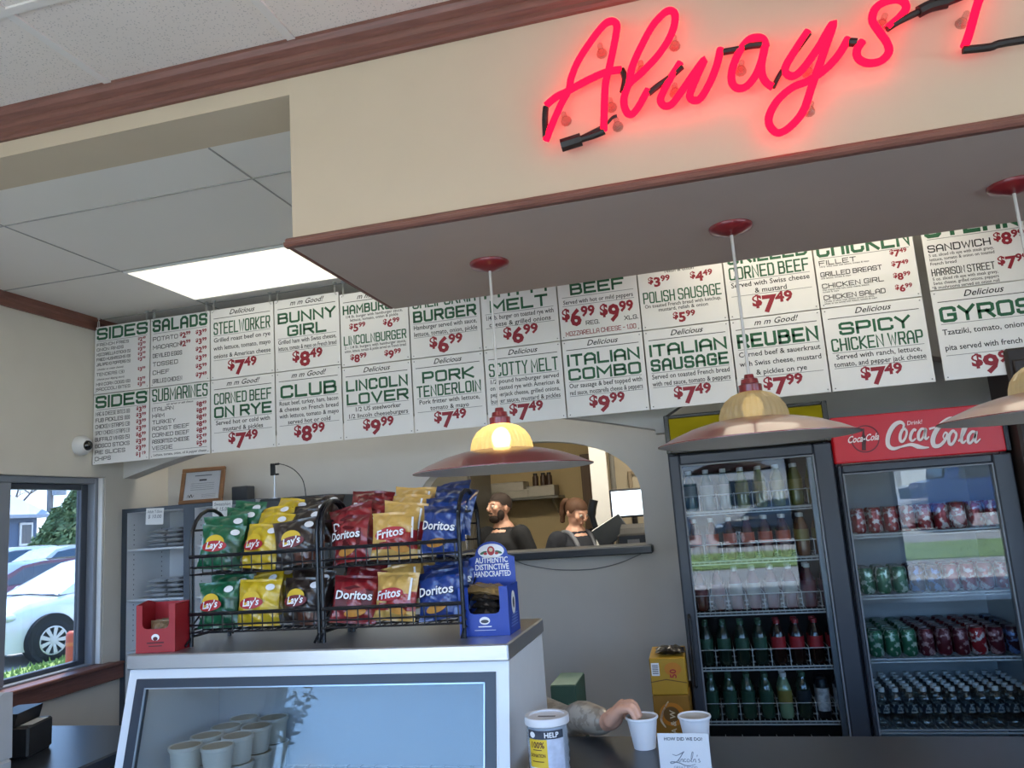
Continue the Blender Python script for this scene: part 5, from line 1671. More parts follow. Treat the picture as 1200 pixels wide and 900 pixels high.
# price cards, certificate, bracket, camera
def price_card(x, z, w_, h_, lines, label):
    o = MB().box(-w_ / 2, w_ / 2, -.0008, .0008, 0, h_).build('price_card', PAPER)
    o.location = (x, 3.6185, z)
    o.rotation_euler = (-.0, .04, 0)
    t = MB()
    for i, (s_, sz) in enumerate(lines):
        text(t, s_, 0, h_ - .026 - .028 * i, sz, lambda a, b: (a, -.0012, b), 0, 'C', 0, .1, maxw=w_ * .85)
    t.build('lettering', GREYI, o, fix=False)
    tag(o, label, 'price card', 'handwritten price cards')
price_card(-2.935, 1.565, .112, .088, (('Adult T-Shirt', .022), ('$ 10.00', .028)), 'white handwritten card on the left bay of the shelving unit')
price_card(-2.515, 1.582, .118, .082, (('Sweatshirt', .024), ('$ 15.00', .028)), 'white handwritten card on the right bay, beneath the framed certificate')
oc = price_card(-2.13, 1.555, .10, .062, (('Hoodie', .02), ('$ 25.00', .02)), 'small faded card on the charcoal cabinet above the yellow bags')
ct = thing('framed_certificate', 'wood framed certificate leaning on top of the shelving unit', 'framed certificate', (-2.735, 3.74, 1.663))
ct.rotation_euler = (-.22, .0, .12)
WOODF = M('oak_frame', '#8a6242', .45, noise=.15, scale=12, stretch=(1, 10, 10))
m = MB()
m.box(-.128, .128, -.012, .008, 0, .022, .003).box(-.128, .128, -.012, .008, .183, .205, .003).box(-.128, -.106, -.012, .008, .022, .183, .003).box(.106, .128, -.012, .008, .022, .183, .003)
m.build('frame', WOODF, ct)
MB().box(-.106, .106, -.002, .004, .022, .183).build('certificate', PAPER, ct)
MB().box(-.106, .106, -.006, -.0045, .022, .183).build('glass', glass('picture_glass', (.97, .97, .98), .05, .4), ct)
t = MB()
GF = lambda a, b: (a, -.0025, b)
t.add([GF(-.05, .158), GF(.05, .158), GF(.05, .164), GF(-.05, .164)], [(0, 1, 2, 3)], 1)
t.add([GF(-.022, .130), GF(.022, .130), GF(.022, .139), GF(-.022, .139)], [(0, 1, 2, 3)], 0)
rbrush(t, [(-.085, .036), (-.078, .052), (-.07, .038), (-.062, .054), (-.054, .038), (-.045, .052)], (.002, .005, .002), GF, 0)
for i in range(4): t.add([GF(-.07, .115 - .012 * i), GF(.07, .115 - .012 * i), GF(.07, .117 - .012 * i), GF(-.07, .117 - .012 * i)], [(0, 1, 2, 3)], 1)
for i in range(3): t.add([GF(.0, .05 - .008 * i), GF(.085, .05 - .008 * i), GF(.085, .0515 - .008 * i), GF(.0, .0515 - .008 * i)], [(0, 1, 2, 3)], 1)
t.build('lettering', [INK, GREYI], ct, fix=False)
o = MB().box(-.05, .05, -.04, .04, 0, .085, .005).build('storage_box', M('dark_grey_card', '#3f4144', .6, noise=.06))
o.location = (-2.545, 3.86, 1.661)
tag(o, 'small dark box behind the framed certificate on the shelving unit', 'box')
st = thing('clip_stand', 'thin metal clip stand with trailing wire beside the certificate', 'stand', (-2.285, 3.76, 1.6562))
m = MB().lathe([(.0, .0), (.03, 0), (.03, .006), (0, .008)], 18)
m.tube([(0, 0, .006), (0, 0, .13)], .004, 8)
m.build('post', STEEL, st)
m = MB().box(-.022, .004, -.008, .008, .128, .195, .003).box(.004, .03, -.008, .008, .183, .195, .003).box(.004, .026, -.008, .008, .128, .138, .003)
m.build('clip', BLACK, st)
MB().tube(smooth_path([(.02, 0, .19), (.06, .01, .18), (.11, .02, .15), (.15, .03, .10), (.165, .03, .05), (.17, .03, .003)], 4), .0025, 6).build('wire', BLACK, st)
cc = thing('security_camera', 'white dome security camera on the left wall beside the menus', 'security camera', (XL + .0005, 3.315, 1.995))
m = MB().lathe([(.0, 0), (.052, 0), (.052, .02), (.047, .034), (.036, .05), (.028, .056)], 28)
m.v = [(c_, b_, -a_) for a_, b_, c_ in m.v]
m.build('housing', WHITE, cc)
m = MB().sphere((0, 0, 0), .027, 20, 12)
m.v = [(a_ + .052, b_ - .004, c_ - .003) for a_, b_, c_ in m.v]
m.build('lens_dome', M('black_dome', '#101114', .12, noise=.02, spec=.8), cc)
# ------------------------------------------------------------------ cartons of cans on the floor
YEL = M('yellow_carton', '#b58a1e', .5, noise=.10, scale=14)
pb = None
for i in range(6):
    if pb is None:
        pb = MB().box(-.072, .072, 0, .26, 0, .1435, .003).build('can_carton', YEL)
        t = MB()
        BFf = lambda a, b: (a, -.0006, b)
        t.add([BFf(-.066, .075), BFf(-.034, .075), BFf(-.034, .125), BFf(-.066, .125)], [(0, 1, 2, 3)], 0)
        for k_ in range(7): t.add([off(BFf, .0003)(-.062, .082 + .0055 * k_), off(BFf, .0003)(-.038, .082 + .0055 * k_), off(BFf, .0003)(-.038, .0845 + .0055 * k_), off(BFf, .0003)(-.062, .0845 + .0055 * k_)], [(0, 1, 2, 3)], 1)
        ell(t, .02, .1, .034, .026, BFf, 2)
        text(t, '50', .032, .082, .036, off(BFf, .0004), 3, 'C', .022, 0, 1, rot=pi / 2)
        t.add([BFf(-.072, .052), BFf(-.01, .062), BFf(.072, .048), BFf(.072, .044), BFf(-.01, .058), BFf(-.072, .048)], [(0, 1, 4, 5), (1, 2, 3, 4)], 4)
        t.build('lettering', [WHITEI, INK, M('amber_print', '#c47a1c', .5), REDB, M('brown_print', '#6b4a18', .5)], pb, fix=False)
        bpy.context.view_layer.update()
        o = pb
    elif i == 4:
        o = MB().box(-.072, .072, 0, .26, 0, .1435, .003).build('can_carton', M('ochre_carton', '#94681c', .5, noise=.15, scale=12))
        t = MB()
        rbrush(t, [(-.03, .02), (-.045, .05), (-.03, .09), (-.01, .12)], (.004, .01, .008, .004), BFf, 0)
        ell(t, 0, .07, .05, .045, BFf, 1); ell(t, -.002, .07, .032, .03, off(BFf, .0003), 2)
        text(t, 'A & W', .012, .04, .03, off(BFf, .0006), 0, 'C', .022, .1, 1, rot=pi / 2)
        t.build('lettering', [M('cream_print', '#d9c9a8', .5), M('amber_print', '#c47a1c', .5), M('brown_print', '#6b4a18', .5)], o, fix=False)
    else:
        o = dup(pb)
    o.location = (-.234, 3.30, .1445 * i)
    o.rotation_euler = (0, 0, (-.03, .02, -.02, .03, -.02, .02)[i])
    tag(o, 'yellow can carton marked 50, topmost of the stack left of the cooler' if i == 5 else 'ochre can carton, second from the top of the stack left of the cooler' if i == 4 else 'yellow can carton, %s from the floor in the stack behind the counter' % ORD[i], 'carton', 'cartons of cans stacked by the cooler')
pk2 = packet((-.215, 3.36, .895), (pi / 2 - .06, 0, .1), (.85, .62, .6), 'black snack packet lying on top of the yellow can cartons', FOILD, None)
pk2.rotation_euler = (-pi / 2 + .02, 0, .05)
pk2.location = (-.22, 3.33, .8845)
gb = MB().box(-.056, .052, 0, .24, 0, .765, .004).build('tall_carton', M('green_carton', '#3f5e50', .55, noise=.08))
gb.location = (-.672, 3.30, 0)
tag(gb, 'green carton standing behind the white case and donation jar', 'carton')
t = MB()
rbrush(t, [(-.05, .62), (-.02, .66), (.0, .63), (.02, .69), (.045, .66)], (.004, .010, .006, .010, .004), BFf, 0)
t.build('lettering', M('pale_green_print', '#5f8a70', .5), gb, fix=False)
MB().box(-.0555, .0515, .003, .236, .7651, .7675, .001).build('carton_lid', M('pale_green_lid', '#6f8b7a', .5), gb)
# drooping cable under the pass-through ledge
o = MB().tube(smooth_path([(-1.02, 3.993, 1.243), (-.95, 3.993, 1.215), (-.80, 3.993, 1.185), (-.62, 3.993, 1.178), (-.48, 3.993, 1.20), (-.36, 3.993, 1.24)], 6), .0028, 6).build('cable', M('grey_cable', '#7f807e', .5))
tag(o, 'thin grey cable drooping on the wall below the pass-through ledge', 'cable')

# ------------------------------------------------------------------ kitchen beyond the pass-through
W_YEL = wall_mat('warm_yellow_paint', '#c8b48a')
struct('wall_kitchen_back', MB().box(XL, XR, 7.8, 7.95, 0, 2.70), W_YEL)
struct('wall_kitchen_right', MB().box(-.84, -.74, 5.9, 7.79, 0, 2.699), wall_mat('beige_paint', '#a99f8b'))
struct('trim_8', MB().box(-.855, -.725, 5.87, 5.899, 0, 2.69, .004), M('white_trim', '#d6d5d1'))
struct('wall_kitchen_side', MB().box(-.724, XR, 6.2, 6.3, 0, 2.699), wall_mat('beige_paint', '#a99f8b'))
dk = struct('door_1', MB().box(-1.22, -.94, 7.72, 7.76, 0, 2.02, .004), M('brown_door', '#5d4630', .5, noise=.15, scale=8, stretch=(10, 1, 1)))
MB().sphere((-1.0, 7.70, 1.0), .025, 12, 8).build('door_knob', STEEL, dk)
pn = MB()
for a in ((-.60, -.57, 1.0, 1.75), (-.16, -.13, 1.0, 1.75), (-.57, -.16, 1.72, 1.75), (-.57, -.16, 1.0, 1.03)): pn.box(a[0], a[1], 6.18, 6.199, a[2], a[3], .003)
struct('trim_9', pn, M('tan_trim', '#8d7e68', .5))
o = MB().tube([(-.70, 6.0, 0), (-.70, 6.0, 2.698)], .022, 12).build('pipe', M('grey_pipe', '#6f6d68', .45))
tag(o, 'grey vertical pipe in the kitchen right of the brown door', 'pipe')
kl = MB().box(-2.1, -.95, 5.0, 5.5, 2.69, 2.6985, .002).build('ceiling_light', WHITE)  # unseen panel added to give the kitchen light
tag(kl, 'added unseen ceiling panel of the kitchen behind the pass-through', 'ceiling light')
MB().box(-2.08, -.97, 5.02, 5.48, 2.684, 2.6895).build('diffuser', emis('added_kitchen_diffuser', (1, .92, .76), 5.5), kl)
kl2 = MB().box(-.5, .7, 4.9, 5.4, 2.69, 2.6985, .002).build('ceiling_light', WHITE)  # second unseen panel, added to lift the dark side wall
tag(kl2, 'added unseen ceiling panel of the kitchen right of the grey pipe', 'ceiling light')
MB().box(-.48, .68, 4.92, 5.38, 2.684, 2.6895).build('diffuser', MATS['added_kitchen_diffuser'], kl2)
fr = thing('kitchen_refrigerator', 'stainless steel kitchen refrigerator left in the pass-through', 'refrigerator', (-2.42, 6.5, 0))
STK = M('brushed_steel_dim', '#7a7a76', .35, metal=.7, noise=.06, scale=20, stretch=(20, 1, 1))
MB().box(-2.87, -1.97, 6.34, 7.0, .08, 1.95, .008).build('cabinet', STK, fr, world=True)
for a, b in ((-2.865, -2.425), (-2.415, -1.975)):
    d = MB().box(a, b, 6.295, 6.338, .12, 1.90, .008).build('door', STK, fr, world=True)
    hx = b - .03 if a > -2.3 else b - .03
    h_ = MB().tube([(hx, 6.295, 1.2), (hx, 6.255, 1.21), (hx, 6.255, 1.52), (hx, 6.295, 1.53)], .011, 8).build('door_handle', M('bright_steel', '#b9bbbd', .2, metal=.9), fr, world=True)
m = MB()
for x in (-2.82, -2.02):
    for y in (6.4, 6.94): m.lathe([(.025, 0), (.025, .08)], 10, (x, y, 0))
m.build('foot', BLACK, fr, world=True)
ks = thing('wall_shelf', 'steel wall shelf behind the man, stacked with white boxes', 'shelf', (-1.85, 7.6, 1.62))
m = MB().box(-2.35, -1.42, 7.45, 7.798, 1.60, 1.625, .003)
m.build('board', STK, ks, world=True)
for x in (-2.25, -1.5): MB().prism([(7.798, 1.599), (7.798, 1.45), (7.785, 1.45), (7.5, 1.59), (7.5, 1.599)], lambda a, b, d: (d, a, b), x, x + .02).build('bracket', STK, ks, world=True)
WB = M('white_carton', '#b9b4a8', .6, noise=.05)
for i, (x, w_, h_, z) in enumerate(((-1.92, .40, .075, 1.6255), (-1.95, .36, .08, 1.701), (-1.60, .28, .10, 1.6255))):
    o = MB().box(-w_ / 2, w_ / 2, 0, .24, 0, h_, .004).build('storage_carton', WB)
    o.location = (x, 7.48, z)
    tag(o, ('white flat carton, lower of two on the kitchen wall shelf', 'white flat carton, upper of two on the kitchen wall shelf', 'white carton alone at the right of the kitchen wall shelf')[i], 'carton')
    MB().box(-w_ / 2 - .002, w_ / 2 + .002, -.002, .242, h_ + .0003, h_ + .006, .002).build('carton_lid', M('white_carton_lid', '#c6c2b8', .6), o)
for i, x in enumerate((-1.66, -1.58, -1.52)):
    o = MB().lathe([(0, 0), (.03, 0), (.03, .09), (.02, .105), (.02, .12), (0, .12)], 14).build('spice_jar', M('brown_jar', '#4a3628', .4))
    o.location = (x, 7.56, 1.7322)
    MB().lathe([(.0215, .108), (.0215, .126), (0, .126)], 12).build('jar_cap', BLACK, o)
    tag(o, 'small dark jar, %s from left on the right carton of the kitchen shelf' % ORD[i], 'jar', 'jars on the kitchen shelf')
# order station on the kitchen side of the ledge
wk = thing('kitchen_worktop', 'dark kitchen worktop just behind the pass-through ledge', 'worktop', (-.95, 4.5, 0))
MB().box(-2.2, -.20, 4.195, 4.75, 1.19, 1.232, .004).build('top', M('dark_ledge_laminate', '#3a3f45'), wk, world=True)
m = MB()
for x in (-2.15, -.30):
    for y in (4.24, 4.68): m.box(x - .02, x + .02, y - .02, y + .02, 0, 1.1895)
m.build('leg', STK, wk, world=True)
po = thing('order_terminal', 'black touchscreen order terminal tilted back on the kitchen worktop', 'terminal', (-.56, 4.45, 1.2325), .25)
MB().box(-.07, .07, -.06, .07, 0, .02, .006).build('base', BLACK, po)
m = MB().tube([(0, .02, .02), (0, .0, .09)], .016, 10)
m.build('neck', BLACK, po)
sc_ = MB().box(-.095, .095, -.010, .010, -.062, .062, .005)
sc_.xf(Matrix.Translation((0, -.01, .115)) @ Matrix.Rotation(-.5, 4, 'Y') @ Matrix.Rotation(-.35, 4, 'X'))
sc_.build('screen', M('dark_screen', '#54585a', .25), po)
pr2 = thing('kitchen_printer', 'black ticket printer with grey card at the right end of the opening', 'printer', (-.42, 4.34, 1.2325))
MB().box(-.085, .085, -.07, .07, 0, .10, .01).build('printer_body', BLACK, pr2)
MB().box(-.03, .035, -.0745, -.0705, .02, .07).build('card', M('grey_card', '#8a8a8c', .6), pr2)
MB().prism([(-.06, .1), (.05, .1), (.06, .15), (-.02, .13)], lambda a, b, d: (d, a, b), -.07, .07).build('printer_lid', BLACK, pr2)
ph = thing('wall_telephone', 'black handset standing upright between the papers and the terminal', 'telephone', (-.635, 4.62, 1.2325))
m = MB().box(-.05, .05, -.05, .05, 0, .03, .008).tube(smooth_path([(0, 0, .03), (-.03, 0, .12), (-.05, 0, .22), (-.03, 0, .30)], 4), [.02] * 4 + [.018] * 4 + [.026] * 5, 10)
m.build('handset', BLACK, ph)
for i in range(3):
    o = MB().box(-.05, .05, -.07, .07, 0, .004).build('order_slip', PAPER)
    o.location = (-.79 + .02 * i, 4.36 + .02 * i, 1.2325 + .0045 * i); o.rotation_euler = (0, 0, .3 * i)
    tag(o, 'white order slip, %s of the three on the kitchen worktop' % ('bottom', 'middle', 'top')[i], 'paper', 'order slips')
mn = thing('kitchen_monitor', 'small lit white monitor at the right of the kitchen', 'monitor', (-.47, 5.4, 0))
MB().box(-.20, .12, 5.42 - 5.4, 5.46 - 5.4, 1.40, 1.60, .006).build('bezel', BLACK, mn)
MB().box(-.185, .105, .0155, .0195, 1.415, 1.585).build('screen', emis('lit_monitor', (.75, .9, 1.0), 1.0, .25, (1, 1, 6), 3), mn)
m = MB().tube([(-.04, .045, 1.39), (-.04, .06, 1.45)], .015, 8).tube([(-.04, .06, .02), (-.04, .06, 1.45)], .02, 8).lathe([(.15, 0), (.15, .02), (0, .03)], 20, (-.04, .06, 0))
m.build('stand', BLACK, mn)

# ------------------------------------------------------------------ people
SKIN = M('skin', '#cf9f88', .5, noise=.08, scale=30)
def remesh(mb, name, mats, parent, vox, smooth=4):
    me = mb.mesh(name, mats)
    o = bpy.data.objects.new(name, me)
    COL.objects.link(o)
    md = o.modifiers.new('r', 'REMESH'); md.mode = 'VOXEL'; md.voxel_size = vox; md.use_smooth_shade = True
    if smooth:
        s_ = o.modifiers.new('s', 'SMOOTH'); s_.iterations = smooth; s_.factor = .5
    dg = bpy.context.evaluated_depsgraph_get()
    dg.update()
    nm = bpy.data.meshes.new_from_object(o.evaluated_get(dg))
    o.modifiers.clear()
    o.data = nm
    if not nm.materials:
        nm.materials.append(mats)
    if parent is not None: o.parent = parent
    return o
def limb(mb, pts, rs, seg=12):
    """tapered limb through joints with rounded ends"""
    P = smooth_path(pts, 4)
    N = len(P)
    R = []
    for i in range(N):
        t = i / (N - 1) * (len(rs) - 1)
        a = int(t); b = min(a + 1, len(rs) - 1)
        R.append(rs[a] + (rs[b] - rs[a]) * (t - a))
    mb.tube(P, R, seg)
    mb.sphere(tuple(P[0]), R[0] * .99, 10, 8); mb.sphere(tuple(P[-1]), R[-1] * .99, 10, 8)
def head(mb, M4, k=1.):
    """a head with brow, nose, lips, chin and ears, facing -Y, centred at the origin, then placed by M4"""
    h = MB()
    h.sphere((0, .005, .03), .078 * k, 20, 14, 0, (.95, 1.18, 1.08))
    h.sphere((0, -.012, -.035), .062 * k, 18, 12, 0, (.92, 1.05, 1.2))
    h.sphere((0, -.055, -.088), .028 * k, 12, 8, 0, (1.2, .9, .8))
    h.sphere((0, -.078, .032), .03 * k, 12, 8, 0, (1.9, .45, .4))
    h.tube([(0, -.084, .028), (0, -.098, 0), (0, -.108, -.018)], [.009, .012, .015], 8)
    h.sphere((0, -.10, -.022), .016, 10, 8, 0, (1.3, .8, .7))
    h.sphere((0, -.086, -.052), .018, 10, 8, 0, (1.5, .55, .5))
    for s_ in (-1, 1):
        h.sphere((s_ * .045, -.066, -.01), .026, 10, 8, 0, (1, .7, 1))
        h.sphere((s_ * .077, .012, -.002), .02, 10, 8, 0, (.4, .8, 1.5))
    h.xf(M4)
    mb.add(h.v, h.f, 0, True)
def eyes(parent, M4):
    e_ = MB()
    for s_ in (-1, 1):
        e_.sphere((s_ * .031, -.079, .008), .0125, 12, 8, 0)
        e_.sphere((s_ * .031, -.0875, .008), .0062, 10, 6, 1)
    e_.xf(M4)
    e_.build('eyes', [M('eye_white', '#cfc8c0', .3), M('eye_dark', '#2a1c14', .2)], parent)
def stand_person(label, loc, rz, hh, hair, top, pitch=0., yaw=0.):
    """person behind the pass-through, arms bent forward at the worktop; hh = height of the head's centre"""
    r = thing('person', label, 'person', loc, rz)
    s_ = hh / 1.60
    Z = lambda a: a * s_
    b = MB()
    limb(b, [(0, 0, Z(.93)), (0, 0, Z(1.12)), (0, .0, Z(1.32)), (0, .005, Z(1.42))], [.125, .115, .135, .09], 16)
    b.sphere((0, 0, Z(1.27)), .15, 16, 10, 0, (1.2, .72, 1.0)); b.sphere((0, .01, Z(.95)), .14, 16, 10, 0, (1.15, .85, .9))
    limb(b, [(0, .0, Z(1.38)), (0, -.01, Z(1.52))], [.056, .052])
    for q in (-1, 1):
        limb(b, [(q * .10, 0, Z(.92)), (q * .11, -.02, Z(.5)), (q * .11, .01, Z(.10))], [.085, .06, .042])
        limb(b, [(q * .11, .02, .05), (q * .12, -.14, .04)], [.042, .034])
        limb(b, [(q * .19, 0, Z(1.375)), (q * .24, .02, Z(1.12)), (q * .17, -.24, Z(1.06))], [.055, .043, .03])
        limb(b, [(q * .17, -.24, Z(1.06)), (q * .15, -.32, Z(1.055))], [.03, .034])
        for f in range(4):
            limb(b, [(q * (.128 + .016 * f), -.34, Z(1.06)), (q * (.126 + .017 * f), -.39, Z(1.065)), (q * (.126 + .017 * f), -.42 + .006 * abs(f - 1.5), Z(1.045))], [.0095, .009, .008], 8)
        limb(b, [(q * .13, -.29, Z(1.055)), (q * .105, -.33, Z(1.05)), (q * .105, -.36, Z(1.04))], [.011, .01, .009], 8)
    M4 = Matrix.Translation((0, -.025, hh)) @ Matrix.Rotation(yaw, 4, 'Z') @ Matrix.Rotation(pitch, 4, 'X')
    head(b, M4)
    body = remesh(b, 'body', SKIN, r, .008)
    eyes(r, M4)
    c = MB()
    limb(c, [(0, 0, Z(.86)), (0, 0, Z(1.12)), (0, .0, Z(1.32)), (0, .005, Z(1.405))], [.158, .14, .16, .095], 18)
    for q in (-1, 1): c.sphere((q * .165, 0, Z(1.355)), .078, 14, 10)
    c.sphere((0, 0, Z(1.27)), .168, 16, 10, 0, (1.2, .78, 1.0))
    for q in (-1, 1): limb(c, [(q * .17, 0, Z(1.38)), (q * .245, .02, Z(1.12)), (q * .175, -.21, Z(1.062))], [.08, .066, .05])
    remesh(c, 'shirt', top, r, .011)
    c = MB()
    limb(c, [(0, .0, Z(.98)), (0, 0, Z(.86))], [.165, .16], 16)
    for q in (-1, 1): limb(c, [(q * .10, 0, Z(.9)), (q * .11, -.02, Z(.5)), (q * .11, .01, Z(.08))], [.105, .078, .066])
    remesh(c, 'trousers', M('dark_denim', '#23262e', .8, noise=.1), r, .013)
    return r, M4
DKT = M('black_tshirt', '#15171c', .85, noise=.08)
pm, M4 = stand_person('bearded man in a black t-shirt standing in the kitchen', (-1.57, 5.85, 0), -.45, 1.53, None, DKT, -.08, -.35)
def hair_cap(parent, M4, mat, low, back, extra=None, name='hair'):
    h = MB()
    vs, fs = [], []
    n, rg_ = 22, 10
    for i in range(rg_ + 1):
        t = pi * .5 * i / rg_
        for k_ in range(n):
            a = 2 * pi * k_ / n
            f_ = max(0, -math.sin(a))          # front
            lim = .5 * pi + (low if f_ < .45 else -.25) + back * max(0, math.sin(a))
            tt = t / (.5 * pi) * lim
            vs.append((.0815 * math.sin(tt) * math.cos(a), .005 + .0975 * math.sin(tt) * math.sin(a), .032 + .09 * math.cos(tt)))
    for i in range(rg_):
        for k_ in range(n):
            l_ = (k_ + 1) % n
            fs.append((i * n + k_, i * n + l_, (i + 1) * n + l_, (i + 1) * n + k_))
    h.add(vs, fs, 0, True)
    if extra: extra(h)
    h.xf(M4)
    return h.build(name, mat, parent)
hair_cap(pm, M4, M('dark_short_hair', '#2a1d16', .8, noise=.2, scale=80), .15, .35)
def beard(h): pass
bd = MB()
bd.sphere((0, -.045, -.085), .045, 16, 10, 0, (1.12, .95, .75)); bd.sphere((0, -.083, -.045), .022, 12, 8, 0, (1.5, .5, .3))
for q in (-1, 1): bd.sphere((q * .055, -.02, -.055), .03, 12, 8, 0, (.5, 1.1, 1.4))
bd.xf(M4)
bd.build('beard', M('dark_beard', '#2a1d17', .9, noise=.25, scale=90), pm)
t = MB()
rbrush(t, [(-.07, 1.19), (-.05, 1.24), (-.04, 1.2), (-.01, 1.22), (.01, 1.2), (.03, 1.23), (.07, 1.21)], (.004, .010, .005, .009, .004), lambda a, b: (a, -.1395 + .5 * a * a, b), 0)
t.build('shirt_print', M('pale_shirt_print', '#8f9096', .7), pm, fix=False)
pw_, M4 = stand_person('woman with a ponytail in a dark hoodie working at the kitchen worktop', (-1.02, 5.95, 0), .75, 1.45, None, M('navy_hoodie', '#1b1f29', .85, noise=.1), .38, .25)
HB = M('light_brown_hair', '#50331f', .7, noise=.2, scale=70)
def pony(h):
    h.tube(smooth_path([(0, .085, .055), (0, .125, .05), (0, .14, .0), (0, .125, -.07), (0, .115, -.12)], 4), [.018, .024] + [.03] * 6 + [.028] * 4 + [.02] * 4 + [.008], 10)
hair_cap(pw_, M4, HB, .28, .3, pony)
m = MB()
for q in (-1, 1): m.tube(smooth_path([(q * .075, .07, 1.31), (q * .085, -.05, 1.30), (q * .075, -.135, 1.20), (q * .07, -.155, 1.05)], 4), .017, 8)
m.build('hood_strap', M('grey_strap', '#6f727a', .8), pw_)

# person crouching behind the glass case, right arm over the counter, hand on the cup
pc = thing('person', 'person hidden behind the case, sleeved arm reaching to the cup', 'person', (-.85, 2.9, 0))
b = MB()
O = Vector((-.85, 2.9, 0))
W_ = lambda *p: tuple(Vector(p) - O)
limb(b, [W_(-1.0, 2.92, .40), W_(-.92, 2.90, .60), W_(-.82, 2.86, .80)], [.13, .12, .12], 16)
b.sphere(W_(-.83, 2.86, .76), .14, 14, 10, 0, (.9, 1.25, .9)); b.sphere(W_(-1.0, 2.92, .38), .15, 14, 10)
for q in (-1, 1):
    limb(b, [W_(-1.0, 2.92 + q * .09, .36), W_(-.80, 2.92 + q * .13, .46), W_(-.66, 2.92 + q * .14, .47)], [.09, .075, .062])
    limb(b, [W_(-.66, 2.92 + q * .14, .47), W_(-.80, 2.92 + q * .13, .26), W_(-.86, 2.92 + q * .13, .07)], [.062, .055, .042])
    limb(b, [W_(-.88, 2.92 + q * .13, .05), W_(-.70, 2.92 + q * .14, .04)], [.042, .034])
limb(b, [W_(-.82, 2.88, .84), W_(-.80, 2.90, .92)], [.055, .052])
M4 = Matrix.Translation(W_(-.80, 2.92, .95)) @ Matrix.Rotation(1.2, 4, 'Z') @ Matrix.Rotation(.1, 4, 'X') @ Matrix.Scale(.93, 4)
head(b, M4)
# arms: left rests on the knee, right reaches over the counter
limb(b, [W_(-.78, 3.02, .85), W_(-.72, 3.08, .66), W_(-.64, 3.06, .53)], [.05, .042, .03])
limb(b, [W_(-.64, 3.06, .53), W_(-.58, 3.05, .52)], [.03, .032])
for f in range(4): limb(b, [W_(-.57, 3.025 + .017 * f, .525), W_(-.53, 3.02 + .018 * f, .52), W_(-.505, 3.02 + .018 * f, .50)], [.0095, .009, .008], 8)
limb(b, [W_(-.60, 3.02, .525), W_(-.57, 3.0, .52), W_(-.545, 2.995, .51)], [.011, .01, .009], 8)
limb(b, [W_(-.76, 2.72, .84), W_(-.63, 2.64, .82), W_(-.49, 2.46, .835)], [.055, .047, .040])
limb(b, [W_(-.49, 2.46, .835), W_(-.41, 2.30, .893), W_(-.335, 2.208, .912)], [.040, .034, .026])
arm_body = remesh(b, 'body_core', SKIN, None, .009)
arm_body.name = 'temp_core'
hb = MB()
limb(hb, [W_(-.40, 2.29, .898), W_(-.335, 2.208, .912), W_(-.312, 2.192, .928)], [.033, .0245, .026], 14)
for i in range(5):     # palm, knuckle row along Y
    y = 2.158 + .0165 * i
    limb(hb, [W_(-.325, 2.19 + .006 * (i - 2), .922), W_(-.290, y, .954)], [.018, .0135], 10)
tips = [(-.262, 2.138, .960, -.2465, 2.134, .938, .0076), (-.256, 2.154, .966, -.240, 2.149, .944, .0086), (-.255, 2.172, .968, -.2395, 2.165, .944, .0088), (-.259, 2.190, .966, -.2435, 2.181, .944, .0085)]
for i, (ax, ay, az, tx_, ty, tz, rr) in enumerate(tips):
    y = 2.156 + .0185 * i
    limb(hb, [W_(-.292, y, .953), W_(ax, ay, az), W_(tx_, ty, tz - .004)], [.0115, rr + .001, rr - .0008], 10)
limb(hb, [W_(-.318, 2.215, .915), W_(-.295, 2.225, .925), W_(-.278, 2.206, .926)], [.014, .0115, .0092], 10)
hand = remesh(hb, 'temp_hand', SKIN, None, .0032, 3)
bm = bmesh.new()
bm.from_mesh(arm_body.data); bm.from_mesh(hand.data)
me = bpy.data.meshes.new('body'); bm.to_mesh(me); bm.free()
me.materials.append(SKIN)
for p in me.polygons: p.use_smooth = True
bpy.data.objects.remove(arm_body); bpy.data.objects.remove(hand)
bo = bpy.data.objects.new('body', me); COL.objects.link(bo); bo.parent = pc
eyes(pc, M4)
hair_cap(pc, M4, M('dark_short_hair', '#2a1d16'), .2, .35)
c = MB()
limb(c, [W_(-.98, 2.92, .45), W_(-.90, 2.90, .62), W_(-.81, 2.865, .83)], [.165, .155, .12], 16)
c.sphere(W_(-.83, 2.86, .76), .155, 14, 10, 0, (.95, 1.25, .9))
limb(c, [W_(-.78, 3.02, .84), W_(-.72, 3.08, .66), W_(-.655, 3.062, .55)], [.07, .062, .048])
limb(c, [W_(-.78, 2.74, .83), W_(-.63, 2.64, .82), W_(-.49, 2.46, .838), W_(-.425, 2.315, .899), W_(-.372, 2.25, .905), W_(-.352, 2.226, .909)], [.072, .064, .052, .043, .040, .036], 16)
for i in range(5):
    t_ = i / 5
    p = Vector((-.45, 2.36, .878)).lerp(Vector((-.35, 2.222, .911)), t_)
    c.sphere(W_(*p), .044 - .004 * t_, 10, 8, 0, (.55, .8, 1.0))
sl = remesh(c, 'sweatshirt', swirl('mottled_sweatshirt', '#998f83', '#b9b0a3', .5, 30), pc, .006, 2)
c = MB()
limb(c, [W_(-.98, 2.92, .46), W_(-1.0, 2.92, .38)], [.165, .17], 16)
for q in (-1, 1):
    limb(c, [W_(-1.0, 2.92 + q * .09, .36), W_(-.80, 2.92 + q * .13, .46), W_(-.67, 2.92 + q * .14, .47)], [.11, .095, .08])
    limb(c, [W_(-.67, 2.92 + q * .14, .46), W_(-.80, 2.92 + q * .13, .26), W_(-.85, 2.92 + q * .13, .11)], [.078, .07, .06])
remesh(c, 'trousers', M('dark_denim', '#23262e'), pc, .013)

